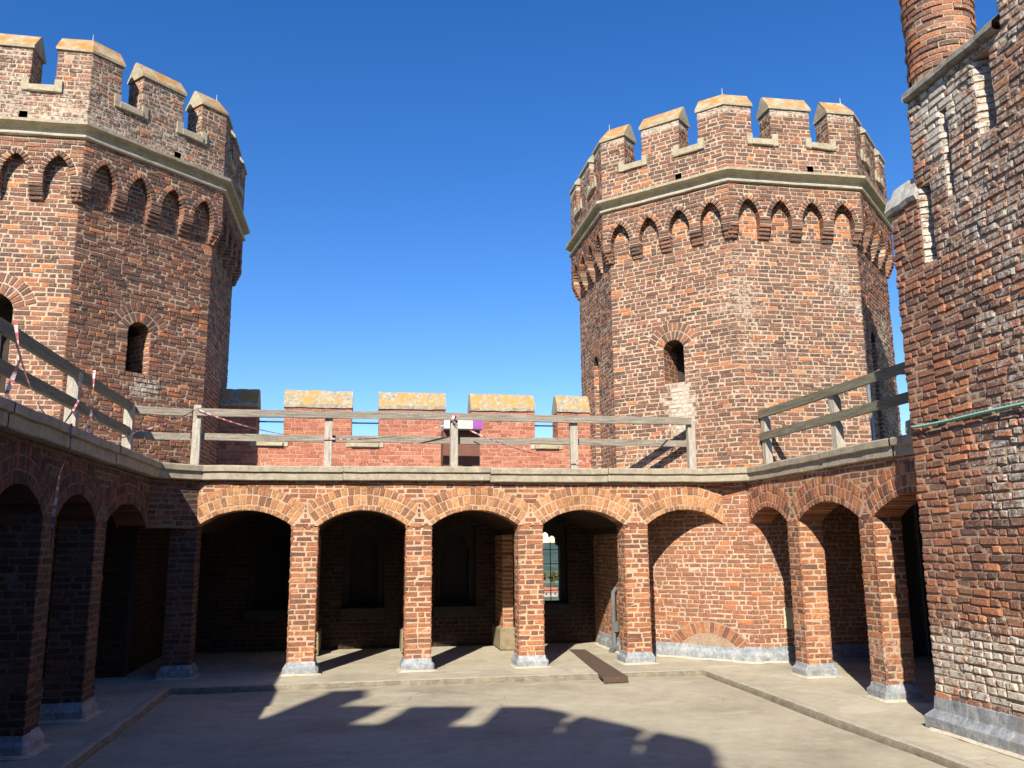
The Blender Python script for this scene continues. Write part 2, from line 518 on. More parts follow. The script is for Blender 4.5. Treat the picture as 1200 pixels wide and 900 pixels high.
def seg_arc(uc, a, zs, r, peak=0.0):
    Rr = (a * a + r * r) / (2 * r); zc = zs + r - Rr
    def top(u):
        x = np.clip(np.abs(np.asarray(u) - uc), 0, a)
        return zc + np.sqrt(Rr * Rr - x * x) + peak * (1 - x / a)
    return top, Rr, zc

def ring(mb, O, U, Nn, pts, d0, d1, prot, back, w=0.075, mat=1, joint=0.009, wht=0.0, lim=None, rnd=None, jit=0.0025):
    """voussoirs standing on the curve pts (m,2), from distance d0 to d1 outside it"""
    pts = np.asarray(pts, float)
    s = np.concatenate([[0], np.cumsum(np.linalg.norm(np.diff(pts, axis=0), axis=1))])
    t = np.gradient(pts, s, axis=0); t /= np.linalg.norm(t, axis=1, keepdims=True)
    nn = np.stack([-t[:, 1], t[:, 0]], 1)
    mid = pts + nn * (d0 + d1) / 2
    sm = np.concatenate([[0], np.cumsum(np.linalg.norm(np.diff(mid, axis=0), axis=1))])
    k = max(3, int(round(sm[-1] / w)))
    ed = np.linspace(0, sm[-1], k + 1)
    ed[1:-1] += rng.normal(0, 0.004, k - 1)
    def at(x, d):
        i = np.array([np.interp(x, sm, pts[:, j]) for j in (0, 1)]).T
        n_ = np.array([np.interp(x, sm, nn[:, j]) for j in (0, 1)]).T
        n_ /= np.linalg.norm(n_, axis=1, keepdims=True)
        return i + n_ * d
    a, b = ed[:-1] + joint / 2, ed[1:] - joint / 2
    Q = np.stack([at(a, d0), at(b, d0), at(b, d1 - joint), at(a, d1 - joint)], 1)
    if lim is not None:
        c = Q.mean(1); keep = (c[:, 0] > lim[0]) & (c[:, 0] < lim[1]) & (Q[:, :, 1].max(1) < lim[2])
        Q = Q[keep]
        Q[:, :, 0] = np.clip(Q[:, :, 0], lim[0], lim[1])
    n = len(Q)
    bricks(mb, O, U, Nn, Q, rng.uniform(prot[0], prot[1], n), back, mat=mat, wht=wht, rnd=rnd, jit=jit)

def gauss(P, c, s):
    c, s = A3(c), A3(s)
    return np.exp(-(((P - c) / s) ** 2).sum(1))

# ------------------------------------------------------------------ ground, court
mb = MB()
mb.quads([[(-6000, -6000, -36), (6000, -6000, -36), (6000, 9000, -36), (-6000, 9000, -36)]])
def field_mat():
    m, nt, b = new_mat("fields")
    n1 = noise(nt, 0.006, 4)
    c = ramp(nt, n1, [(0.35, (0.05, 0.075, 0.025)), (0.5, (0.10, 0.12, 0.045)), (0.56, (0.32, 0.27, 0.15)), (0.7, (0.08, 0.10, 0.04))])
    nt.links.new(c, b.inputs['Base Color']); b.inputs['Roughness'].default_value = 1
    return m
tag(mb.build("ground", field_mat()), kind='structure')

mb = MB()
nx, ny = 60, 90
X = np.linspace(XL + 0.0, XR - 0.7, nx); Y = np.linspace(-2.2, 10.95, ny)
gx, gy = np.meshgrid(X, Y)
gz = COURT + 0.006 * np.sin(gx * 1.7 + 1) * np.cos(gy * 1.1) + 0.004 * np.sin(gx * 4.1 + gy * 2.3)
mb.grid(np.stack([gx, gy, gz], -1), 0, sm=True)
tag(mb.build("court_floor", COURTM), kind='structure')

# gallery floor, one ring round the court, with a rounded irregular kerb
KX0, KX1, KY = -2.13, 4.30, 10.86
mb = MB()
for (a, b, c, d) in ((-6.2, KX0 - 0.10, -3.0, KY), (KX1 + 0.10, 9.2, -3.0, KY), (-6.2, 9.2, KY + 0.10, YB + 0.35)):
    mb.quads([[(a, c, FLOOR), (b, c, FLOOR), (b, d, FLOOR), (a, d, FLOOR)]])
mb.quads([[(KX0 - 0.10, KY, FLOOR), (KX0 - 0.10, KY + 0.1, FLOOR), (-6.2, KY + 0.1, FLOOR), (-6.2, KY, FLOOR)],
          [(KX1 + 0.10, KY, FLOOR), (9.2, KY, FLOOR), (9.2, KY + 0.1, FLOOR), (KX1 + 0.10, KY + 0.1, FLOOR)]])
tag(mb.build("gallery_floor", GALM), kind='structure')
mb = MB()
path = []
for p, q in (((KX0, -3.0), (KX0, KY)), ((KX0, KY), (KX1, KY)), ((KX1, KY), (KX1, -3.0))):
    k = int(max(abs(q[0] - p[0]), abs(q[1] - p[1])) / 0.09)
    for i in range(k):
        path.append((p[0] + (q[0] - p[0]) * i / k, p[1] + (q[1] - p[1]) * i / k))
path.append((KX1, -3.0))
path = np.array(path)
prof = [(-0.13, 0.001), (-0.05, 0.006), (-0.016, 0.0), (0.0, -0.016), (0.006, -0.045), (0.010, -0.09)]
G = []
wob = np.cumsum(rng.normal(0, 0.004, len(path))); wob -= np.linspace(wob[0], wob[-1], len(path)); wob = np.clip(wob, -0.02, 0.02)
for i, p in enumerate(path):
    d = path[min(i + 1, len(path) - 1)] - path[max(i - 1, 0)]; d /= np.linalg.norm(d)
    nr = np.array([d[1], -d[0]])        # towards the court
    G.append([(p[0] + nr[0] * (o + wob[i]), p[1] + nr[1] * (o + wob[i]), FLOOR + z + rng.normal(0, 0.0015)) for o, z in prof])
mb.grid(G, 0, sm=True)
mb.M = [np.where(np.arange(len(m)) % 5 >= 2, 1, 0) for m in mb.M]
tag(mb.build("kerb", [KERBM, KERBD]), kind='structure')

# ------------------------------------------------------------------ octagonal tower
T225 = math.tan(math.pi / 8)
def octagon(c, a, k):
    """face k: outward direction -90 + 45k degrees; returns origin (face centre), U, N, half side"""
    ang = math.radians(-90 + 45 * k)
    n = np.array([math.cos(ang), math.sin(ang), 0]); u = np.array([-n[1], n[0], 0])
    return np.array([c[0], c[1], 0]) + n * a, u, n, a * T225

def pointed(uc, a, zs, r):
    """pointed arch curve"""
    t = np.linspace(-1, 1, 25)
    return np.stack([uc + a * t, zs + r * (1 - np.abs(t) ** 1.45) ** 0.66], 1)

def tower(label, c, wins, zlow, wfn, group, rfn=None, spikes=True):
    AP, PC, PP = 2.45, 2.58, 2.565
    root = thing("octagonal_tower", label, "tower", (c[0], c[1], DECK), group)
    # --- shaft
    mb = MB(); wparts = []
    for k in range(8):
        O, U, Nn, h = octagon(c, AP, k)
        z0 = zlow.get(k, DECK)
        w = wins.get(k)
        ops, solid = [], None
        if w:
            a, zb, zs, rr = w['a'], w['zb'], w['zs'], w['r']; uc = w.get('u', 0.0)
            top, Rr, zc = seg_arc(uc, a, zs, rr)
            ops = [(uc - a, uc + a, zb, top)]
            T = 0.275
            def solid(u, v, a=a, zb=zb, zs=zs, uc=uc, Rr=Rr, zc=zc):
                opn = (np.abs(u - uc) < a) & (v > zb) & (v < zs)
                rho = np.hypot(u - uc, v - zc)
                ph = math.asin(min(1, a / Rr)) - 0.02
                arc = (rho < Rr + T) & (np.abs(u - uc) < np.maximum(0, v - zc) * math.tan(ph)) & (v > zs - 0.02)
                return ~(opn | arc)
        sheet(mb, O, U, Nn, -h, h, z0, 5.32, ops, mat=0)
        wall(mb, O, U, Nn, -h - 0.004, h + 0.004, z0, 5.30, solid, prot=((0.001, 0.009) if k != 1 else (0.002, 0.017)), wfn=wfn, jit=0.0042, mat=1, joint=0.0118, bev=0.006, rfn=rfn, course=0.063, Ls=0.192)
        if w:
            us = np.linspace(uc - a, uc + a, 30); pts = np.stack([us, top(us)], 1)
            ring(mb, O, U, Nn, pts, 0.0, 0.15, (0.003, 0.012), -0.25, w=0.07, mat=1, joint=0.014)
            ring(mb, O, U, Nn, pts, 0.15, 0.29, (0.003, 0.01), -0.01, w=0.075, mat=1, joint=0.014)
            wb = MB()
            dep = w.get('dep', 0.5)
            for sgn in (-1, 1):
                o2 = O + U * (uc + sgn * a); u_in = -Nn if sgn < 0 else Nn
                n_in = U * -sgn
                # jamb faces look into the opening
                if sgn < 0:
                    sheet(wb, o2, -Nn, U, 0, dep, zb, zs + 0.02, mat=0); wall(wb, o2, -Nn, U, 0.0, dep, zb, zs, prot=(0.002, 0.008), rfn=lambda P, r: r * 0.5 + 0.5)
                else:
                    sheet(wb, o2 - Nn * dep, Nn, -U, 0, dep, zb, zs + 0.02, mat=0); wall(wb, o2 - Nn * dep, Nn, -U, 0.0, dep, zb, zs, prot=(0.002, 0.008), rfn=lambda P, r: r * 0.4 + 0.6)
            G = [[O + U * x + A3((0, 0, z)) - Nn * d for d in (0.0, dep)] for x, z in pts]
            wb.grid(G, 2)
            wb.quads([[O + U * (uc - a) + A3((0, 0, zb)), O + U * (uc + a) + A3((0, 0, zb)), O + U * (uc + a) + A3((0, 0, zb + 0.03)) - Nn * dep, O + U * (uc - a) + A3((0, 0, zb + 0.03)) - Nn * dep]], 3)
            e = dep
            wb.quads([[O + U * (uc - a) + A3((0, 0, zb)) - Nn * e, O + U * (uc + a) + A3((0, 0, zb)) - Nn * e, O + U * (uc + a) + A3((0, 0, zs + rr)) - Nn * e, O + U * (uc - a) + A3((0, 0, zs + rr)) - Nn * e]], 2)
            wparts.append(wb)
    mb.build("shaft", [M_TOWER, TOWER], root)
    for wb in wparts: wb.build("window", [M_TOWER, TOWER, INSIDE, SILL], root)
    # --- corbel table of small pointed arches
    mb = MB()
    for k in range(8):
        O, U, Nn, h = octagon(c, PC, k)
        pitch = 2 * h / 4.2; a = 0.168; zs, rr, zb, zt = 4.76, 0.27, 4.42, 5.30
        cs = [(-1.5 + i) * pitch for i in range(4)]
        P = PC - AP
        tops = []
        for uc in cs:
            pts = pointed(uc, a, zs, rr)
            tops.append((uc - a, uc + a, zb - 1, (lambda u, p=pts: float(np.interp(u, p[:, 0], p[:, 1])))))
        sheet(mb, O, U, Nn, -h, h, zs - 0.12, zt, tops, off=-0.004)
        def solid(u, v, cs=cs):
            bad = np.zeros_like(u, bool)
            for uc in cs:
                x = np.clip(np.abs(u - uc) / (a + 0.085), 0, 1)
                bad |= (np.abs(u - uc) < a + 0.085) & (v > zs - 0.02) & (v < zs + (rr + 0.10) * (1 - x ** 1.45) ** 0.66)
                bad |= (np.abs(u - uc) < a) & (v <= zs)
            return ~bad
        wall(mb, O, U, Nn, -h - 0.003, h + 0.003, zs - 0.0, zt, solid, prot=(0.001, 0.008), joint=0.0118, course=0.063, Ls=0.192, back=-P + 0.01, wfn=wfn, jit=0.003)
        # brackets step back course by course
        for i in range(6):
            z1 = zs - i * 0.054; z0 = z1 - 0.054
            pr = (0.0, -0.004, -0.02, -0.042, -0.068, -0.095)[i]
            Q = []
            ed = [(-h - 0.003, cs[0] - a)] + [(cs[j] + a, cs[j + 1] - a) for j in range(3)] + [(cs[3] + a, h + 0.003)]
            for (x0, x1) in ed:
                Q.append([(x0, z0 + 0.005), (x1, z0 + 0.005), (x1, z1 - 0.006), (x0, z1 - 0.006)])
            n = len(Q)
            mb.quads([[O + U * x + A3((0, 0, z)) + Nn * (pr - 0.003) for x, z in ((x0 + .003, z0), (x1 - .003, z0), (x1 - .003, z1), (x0 + .003, z1))] for (x0, x1) in ed], 0)
            mb.quads([[O + U * x + A3((0, 0, z)) + Nn * d_ for z, d_ in ((z0, pr - 0.003), (z1, pr - 0.003), (z1, -P), (z0, -P))] for e_ in ed for x in (e_[0] + .003, e_[1] - .003)], 0)
            bricks(mb, O, U, Nn, Q, pr + rng.uniform(0.003, 0.012, n), -P + 0.002, rnd=rng.random(n) * 0.85, wht=(0.1 if wfn is None else wfn(np.repeat((O + A3((0, 0, z0)))[None], n, 0))))
        for uc in cs:
            ring(mb, O, U, Nn, pointed(uc, a, zs, rr), 0.0, 0.085, (0.004, 0.016), -P + 0.02, w=0.054, joint=0.016, rnd=None)
    mb.build("corbel_table", [M_TOWER, TOWER], root)
    # --- string course
    mb = MB()
    prof = [(2.45, 5.262), (2.60, 5.266), (2.622, 5.28), (2.626, 5.30), (2.606, 5.318), (2.562, 5.330), (2.560, 5.40), (2.58, 5.425), (2.682, 5.432), (2.69, 5.468), (2.60, 5.505), (2.55, 5.515)]
    ring_pts = []
    for (a, z) in prof:
        row = []
        for k in range(9):
            O, U, Nn, h = octagon(c, a, k % 8)
            for t in np.linspace(-1, 1, 13)[:-1] if k < 8 else [-1]:
                q = O + U * h * t; row.append((q[0], q[1], z + rng.normal(0, 0.0022)))
        row[-1] = row[0]
        ring_pts.append(row)
    mb.grid(ring_pts, 0)
    mb.build("string_course", [STRING], root)
    # --- parapet wall, merlons, sills
    mb = MB(); merl = []; sills = []
    TH = 0.36
    for k in range(8):
        O, U, Nn, h = octagon(c, PP, k)
        O2, _, _, h2 = octagon(c, PP - TH, k)
        hole = 0.28
        def solid(u, v): return ~((np.abs(u - hole) < 0.055) & (v > 5.52) & (v < 5.62))
        sheet(mb, O, U, Nn, -h, h, 5.50, 5.90, [(hole - 0.055, hole + 0.055, 5.52, lambda u: 5.62)])
        wall(mb, O, U, Nn, -h - 0.004, h + 0.004, 5.505, 5.90, solid, prot=(0.001, 0.008), joint=0.0118, course=0.063, Ls=0.192, wfn=wfn, jit=0.003)
        mb.box(O + U * hole - Nn * 0.12 + A3((0, 0, 5.57)), (0.054, 0.01, 0.049), 2, ax=(U, Nn, (0, 0, 1)))
        mb.quads([[O2 - U * h2 + A3((0, 0, 5.2)), O2 + U * h2 + A3((0, 0, 5.2)), O2 + U * h2 + A3((0, 0, 5.9)), O2 - U * h2 + A3((0, 0, 5.9))],
                  [O - U * h + A3((0, 0, 5.899)), O + U * h + A3((0, 0, 5.899)), O2 + U * h2 + A3((0, 0, 5.899)), O2 - U * h2 + A3((0, 0, 5.899))]], 0)
        # half widths along the face: corner .43, crenel .31, middle .64 (face about 2.13)
        s1, s2 = 0.32, 0.635
        for (x0, x1) in ((s1, s2), (-s2, -s1)):
            sb = MB()
            for (a, b, z0, z1) in ((x0 - 0.005, x1 + 0.005, 5.90, 6.0), (x0 - 0.09, x0 - 0.001, 5.90, 6.085), (x1 + 0.001, x1 + 0.09, 5.90, 6.085)):
                sb.box(O + U * (a + b) / 2 - Nn * (TH / 2 - 0.012) + A3((0, 0, (z0 + z1) / 2)), ((b - a) / 2, TH / 2 + 0.02 if a < x0 - 0.05 or b > x1 + 0.05 else TH / 2 + 0.035, (z1 - z0) / 2), 0, ax=(U, Nn, (0, 0, 1)), bev=0.01, jit=0.004)
            sills.append(sb)
    mb.build("parapet", [M_TOWER, TOWER, INSIDE], root)
    for sb in sills: sb.build("crenel_sill", [SILL], root)
    ZB, ZE, ZR = 5.90, 6.53, 6.79
    def merlon(polyline):
        """polyline of (outer point, inner point) pairs running along the parapet"""
        mm = MB()
        for (o0, i0), (o1, i1) in zip(polyline[:-1], polyline[1:]):
            d = o1 - o0; L = np.linalg.norm(d); U = d / L; Nn = np.array([U[1], -U[0], 0])
            sheet(mm, o0, U, Nn, 0, L, ZB, ZE + 0.02)
            wall(mm, o0, U, Nn, -0.004, L + 0.004, ZB, ZE, prot=(0.001, 0.008), joint=0.0118, course=0.063, Ls=0.192, wfn=wfn, jit=0.003)
            d = i0 - i1; L2 = np.linalg.norm(d); U2 = d / L2; N2 = np.array([U2[1], -U2[0], 0])
            sheet(mm, i1, U2, N2, 0, L2, ZB, ZE + 0.02); wall(mm, i1, U2, N2, 0, L2, ZB, ZE, wfn=wfn)
        for (p, q) in ((polyline[0][1], polyline[0][0]), (polyline[-1][0], polyline[-1][1])):
            d = q - p; L = np.linalg.norm(d); U = d / L; Nn = np.array([U[1], -U[0], 0])
            sheet(mm, p, U, Nn, 0, L, ZB, ZE + 0.02); wall(mm, p, U, Nn, 0.0, L, ZB, ZE, prot=(0.001, 0.008), joint=0.0118, course=0.063, Ls=0.192, wfn=wfn, jit=0.003)
        body = mm.build("merlon", [M_TOWER, TOWER], root)
        cp = MB(); e = 0.028
        # saddleback coping
        n = len(polyline); secs = []
        for j, (o, i) in enumerate(polyline):
            mid = (o + i) / 2; out = (o - i) / 2; w = np.linalg.norm(out); dirn = out / w
            ext = np.zeros(3)
            if j == 0: ext = -(polyline[1][0] - polyline[0][0]); ext = ext / np.linalg.norm(ext) * e
            if j == n - 1: ext = (polyline[-1][0] - polyline[-2][0]); ext = ext / np.linalg.norm(ext) * e
            m2 = mid + ext
            sec = []
            for (f, z) in ((1 + e / w, ZE - 0.012), (1 + e / w, ZE + 0.028), (0.14, ZR), (-0.14, ZR), (-1 - e / w, ZE + 0.028), (-1 - e / w, ZE - 0.012)):
                q = m2 + out * f; sec.append((q[0] + rng.normal(0, .003), q[1] + rng.normal(0, .003), z + rng.normal(0, 0.004)))
            secs.append(sec + [sec[0]])
        cp.grid(secs, 0)
        for sec in (secs[0], secs[-1]):
            cp.quads([[sec[0], sec[1], sec[4], sec[5]], [sec[1], sec[2], sec[3], sec[4]]], 0)
        cp.build("coping", [CAP], body)
        return polyline
    for k in range(8):
        O, U, Nn, h = octagon(c, PP, k); Oi, Ui, Ni, hi = octagon(c, PP - TH, k)
        merlon([(O - U * 0.32, Oi - U * 0.32), (O + U * 0.32, Oi + U * 0.32)])
        On, Un, Nn2, hn = octagon(c, PP, (k + 1) % 8); Oin = octagon(c, PP - TH, (k + 1) % 8)[0]
        cor_o = O + U * h; cor_i = Oi + U * hi
        merlon([(O + U * 0.635, Oi + U * 0.635), (cor_o, cor_i), (On - Un * 0.635, Oin - Un * 0.635)])
        if spikes:
            sp = MB(); p = (cor_o + cor_i) / 2 + A3((0, 0, ZR))
            sp.tube([p - A3((0, 0, 0.02)), p + A3((0, 0, 0.11))], [0.005, 0.002], 5)
            sp.build("spike", [SPIKE], root)
    # roof inside the parapet
    mb = MB()
    O = np.array([c[0], c[1], 5.3])
    cs = []
    for k in range(9):
        o, U, Nn, h = octagon(c, PP - TH + 0.01, k % 8); q = o - U * h; cs.append((q[0], q[1], 5.3))
    mb.quads([[cs[k], cs[k + 1], tuple(O), tuple(O)] for k in range(8)])
    mb.build("roof", [LEAD], root)
    return root

SPIKE = plain("white_spike", (0.75, 0.75, 0.73), 0.5)
TR = (6.285, 13.82); TL = (-4.785, 13.82)
def w_right(P):
    w = 0.16 + 0.0 * P[:, 0]
    w += 0.85 * gauss(P, (4.55, 11.96, 1.95), (0.22, 0.22, 0.42)) + 0.35 * gauss(P, (4.2, 12.4, 1.15), (0.6, 0.5, 0.3)) + 0.3 * gauss(P, (5.3, 11.37, 3.75), (0.45, 0.4, 0.7))
    w += 0.35 * gauss(P, (7.05, 11.37, 3.9), (0.3, 0.4, 0.6)) + 0.28 * gauss(P, (6.6, 11.37, 1.15), (0.9, 0.4, 0.16)) + 0.4 * gauss(P, (4.95, 11.69, -1.35), (0.25, 0.3, 0.14))
    w += 0.08 * (P[:, 2] > 5.5) + 0.3 * (P[:, 2] > 6.42) + 0.15 * gauss(P, (6.2, 11.37, 2.6), (0.8, 0.4, 0.7)) - 0.28 * (P[:, 2] < 0.9)
    w += 0.2 * ((P[:, 0] - P[:, 1] > -4.2) & (P[:, 0] > 7.2) & (P[:, 2] < 3.6))
    return w
def w_left(P):
    w = 0.12 + 0.26 * (P[:, 2] > 5.5)
    w += 0.45 * gauss(P, (-2.95, 12.1, 2.15), (0.3, 0.3, 0.2)) + 0.2 * gauss(P, (-3.72, 11.4, 5.4), (0.9, 0.5, 0.5)) + 0.1 * gauss(P, (-4.5, 11.37, 4.0), (1, 0.5, 1.0))
    return w
# faces: 0 front, 1 front right, 2 right, 3 back right ... 6 left, 7 front left
win = dict(a=0.168, zb=2.37, zs=2.92, r=0.115)
tower("right octagonal brick tower with pale battlements, rising behind the arcade's right corner", TR,
      {7: dict(win, u=0.02), 6: dict(a=0.15, zb=1.05, zs=3.0, r=0.14, dep=0.16), 1: dict(a=0.16, zb=1.02, zs=3.05, r=0.16, u=-0.45)},
      {6: FLOOR, 7: FLOOR, 0: FLOOR}, w_right, "octagonal corner towers",
      rfn=lambda P, r: np.where((P[:, 2] > 4.45) & (P[:, 2] < 4.98) & (r > 0.62), 0.97, np.where(P[:, 2] < 0.9, 0.74 + 0.225 * r, np.where(P[:, 2] < 2.3, r + 0.22 * (1 - r) * (2.3 - P[:, 2]), r))))
tower("left octagonal brick tower with whitened battlements, cut by the left picture edge", TL,
      {1: dict(win, u=-0.04, zb=2.30, a=0.165, r=0.11), 0: dict(a=0.24, zb=1.9, zs=2.98, r=0.2, u=0.12)}, {}, w_left, "octagonal corner towers",
      rfn=lambda P, r: np.where((P[:, 2] < 3.4) & (P[:, 0] - P[:, 1] < -15.0), r + 0.35 * (1 - r) * np.clip(3.4 - P[:, 2], 0, 1), r))

# the tower behind the viewpoint throws its battlement shadow over the court
rear = None
for o in list(COL.objects):
    if o.name.startswith("octagonal_tower") and o.parent is None and 'left octagonal' in o['label']: rear = o
rc = copy_tree(rear); rc.location = (-4.45, -4.24, DECK)
rc.rotation_euler = (0, 0, R(-15))
rc['label'] = "rear octagonal tower behind the viewer whose battlements shade the court floor"

# ------------------------------------------------------------------ arcades
def lead_base(parent, x0, x1, y0, y1, h=0.155, o=0.045):
    mb = MB()
    rings = [(o, FLOOR - 0.01), (o + 0.006, FLOOR + 0.085), (0.022, FLOOR + h * 0.78), (0.014, FLOOR + h), (0.0, FLOOR + h + 0.01)]
    G = []
    for e, z in rings:
        c = 0.35 * (e + 0.02)
        pts = [(x0 - e + c, y0 - e), (x1 + e - c, y0 - e), (x1 + e, y0 - e + c), (x1 + e, y1 + e - c), (x1 + e - c, y1 + e), (x0 - e + c, y1 + e), (x0 - e, y1 + e - c), (x0 - e, y0 - e + c)]
        row = [(p[0] + rng.normal(0, .004), p[1] + rng.normal(0, .004), z + rng.normal(0, .003)) for p in pts]
        G.append(row + [row[0]])
    mb.grid(G, 0)
    e = o + 0.05
    fl = [[(x0 - o - 0.0, y0 - o, FLOOR + 0.022), (x1 + o, y0 - o, FLOOR + 0.022), (x1 + o, y1 + o, FLOOR + 0.022), (x0 - o, y1 + o, FLOOR + 0.022)]]
    r0 = [(x0 - e, y0 - e), (x1 + e, y0 - e), (x1 + e, y1 + e), (x0 - e, y1 + e), (x0 - e, y0 - e)]
    r1 = [(x0 - o, y0 - o), (x1 + o, y0 - o), (x1 + o, y1 + o), (x0 - o, y1 + o), (x0 - o, y0 - o)]
    mb.grid([[(x + rng.normal(0, .004), y + rng.normal(0, .004), FLOOR + 0.003) for x, y in r0], [(x, y, FLOOR + 0.026) for x, y in r1]], 1, sm=True)
    return mb.build("lead_base", [LEAD, FILLET], parent)

def pier(parent, x0, x1, y0, y1, z1, wfn=None, mats=None, base=True):
    mb = MB()
    z0 = FLOOR + (0.15 if base else 0.0)
    for (o, U, Nn, L) in (((x0, y0), (1, 0, 0), (0, -1, 0), x1 - x0), ((x1, y0), (0, 1, 0), (1, 0, 0), y1 - y0), ((x1, y1), (-1, 0, 0), (0, 1, 0), x1 - x0), ((x0, y1), (0, -1, 0), (-1, 0, 0), y1 - y0)):
        O = (o[0], o[1], 0)
        sheet(mb, O, U, Nn, 0, L, FLOOR, z1)
        wall(mb, O, U, Nn, -0.006, L + 0.006, z0, z1, prot=(0.001, 0.008), wfn=wfn, jit=0.0045)
    p = mb.build("pier", mats or [M_CREAM, ARC], parent)
    if base: lead_base(p, x0, x1, y0, y1)
    return p

def arcade(root, O, U, Nn, ops, u0, u1, depth, wfn=None, mats=None, vm=2, rings=((0.0, 0.07), (0.07, 0.205), (0.205, 0.325)), zs=ZS, rise=RISE, peak=0.0, lims=None):
    """spandrel wall with segmental brick arches; ops list of (ua, ub)"""
    mats = mats or [M_CREAM, ARC, VOUS]
    O, U, Nn = A3(O), A3(U), A3(Nn); V = A3((0, 0, 1))
    info = []
    for (a, b) in ops:
        uc, hw = (a + b) / 2, (b - a) / 2
        info.append((uc, hw) + seg_arc(uc, hw, zs, rise, peak))
    mb = MB()
    oplist = [(uc - hw, uc + hw, -9, top) for (uc, hw, top, Rr, zc) in info]
    sheet(mb, O, U, Nn, u0, u1, zs - 0.03, ZTOP + 0.1, oplist)
    sheet(mb, O - Nn * depth, U, Nn, u0, u1, zs - 0.03, ZTOP + 0.1, oplist, mat=0)
    T = rings[-1][1]
    def solid(u, v):
        bad = np.zeros_like(u, bool)
        for i, (uc, hw, top, Rr, zc) in enumerate(info):
            rho = np.hypot(u - uc, v - zc)
            ph = math.asin(min(1, hw / Rr)) + 0.03
            lo, hi = (-1e9, 1e9) if lims is None else lims[i]
            bad |= (rho < Rr + T - 0.012 + peak * 0.7) & (np.abs(u - uc) < np.maximum(v - zc, 0) * math.tan(ph)) & (u > lo) & (u < hi)
            bad |= (np.abs(u - uc) < hw) & (v < zs)
        return ~bad
    wall(mb, O, U, Nn, u0, u1, zs - 0.03, ZTOP + 0.02, solid, wfn=wfn, jit=0.003)
    mb.build("spandrel", mats, root)
    for i, (uc, hw, top, Rr, zc) in enumerate(info):
        ab = MB()
        us = np.linspace(uc - hw, uc + hw, 50); pts = np.stack([us, top(us)], 1)
        lo, hi = (-1e9, 1e9) if lims is None else lims[i]
        for j, (d0, d1) in enumerate(rings):
            ring(ab, O, U, Nn, pts, d0, d1, (0.002, 0.008), (-depth if j == 0 else -0.02), w=(0.082 if j else 0.078), mat=2, lim=(lo, hi, ZTOP + 0.03), jit=0.003,
                 rnd=None)
        G = [[O + U * x + V * (z + 0.004) - Nn * d for d in (0.002, depth)] for x, z in pts]
        ab.grid(G, 0)
        ab.build("arch", mats, root)
    return info

w0 = lambda P: 0.0 + 0.22 * gauss(P, (2.2, YF, -1.2), (2.5, 0.5, 0.28)) + 0.15 * gauss(P, (P[:, 0].mean(), P[:, 1].mean(), -1.4), (1, 1, 0.2))
ca = thing("brick_arcade", "sunlit orange brick arcade of five low arches across the far side of the court", "arcade", (0.7, YF, FLOOR), "arcades round the court")
PX = [-0.752, 0.728, 2.235, 3.722]
PW = 0.168
OPS = [(-2.10, PX[0] - PW), (PX[0] + PW, PX[1] - PW), (PX[1] + PW, PX[2] - PW), (PX[2] + PW, PX[3] - PW), (PX[3] + PW, 5.02)]
LIM = [(-2.16, PX[0] - 0.02), (PX[0] + 0.02, PX[1] - 0.02), (PX[1] + 0.02, PX[2] - 0.02), (PX[2] + 0.02, PX[3] - 0.02), (PX[3] + 0.02, 5.02)]
arcade(ca, (0, YF, 0), (1, 0, 0), (0, -1, 0), OPS, -2.42, 5.02, 0.33, wfn=w0, lims=LIM)
for x in PX: pier(ca, x - PW, x + PW, YF, YF + 0.33, ZS, wfn=w0)

mr = [M_CREAM, ARC, ARC]
ra = thing("brick_arcade", "right brick arcade of three arches leading forward to the whitened brick stack", "arcade", (XR, 9.2, FLOOR), "arcades round the court")
ROPS = [(-11.37, -10.27), (-9.99, -8.65), (-8.38, -7.05)]
wr = lambda P: 0.22 + 0.25 * (P[:, 2] < -1.0)
arcade(ra, (XR, 0, 0), (0, -1, 0), (-1, 0, 0), ROPS, -11.37, -6.9, 0.33, wfn=lambda P: 0.12 + 0 * P[:, 0], mats=mr, peak=0.03, rise=0.18, rings=((0.0, 0.07), (0.07, 0.2), (0.2, 0.315)), lims=[(-11.37, -10.15), (-10.11, -8.53), (-8.49, -7.0)])
for (a, b) in ((9.99, 10.27), (8.38, 8.65), (6.75, 7.05)): pier(ra, XR, XR + 0.32, a, b, ZS, wfn=wr)

la = thing("brick_arcade", "left brick arcade standing wholly in deep shadow", "arcade", (XL, 9.0, FLOOR), "arcades round the court")
LOPS = [(3.9, 5.05), (5.25, 6.35), (6.62, 7.66), (7.98, 9.10), (9.46, 11.12)]
M_LEFT = mortar_mat("shade_toned_left_mortar", (0.19, 0.145, 0.105), (0.10, 0.075, 0.055))  # mortar toned down, the left side's shade is in its colour
ml = [M_LEFT, SHADEB, SHADEB]
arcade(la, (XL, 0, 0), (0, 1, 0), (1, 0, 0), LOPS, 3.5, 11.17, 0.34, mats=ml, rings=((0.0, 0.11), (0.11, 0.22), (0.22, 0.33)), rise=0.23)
for (a, b) in ((7.66, 7.98), (9.10, 9.46), (6.35, 6.62), (5.05, 5.25), (3.5, 3.9)): pier(la, XL - 0.34, XL, a, b, ZS, mats=[M_LEFT, SHADEB])
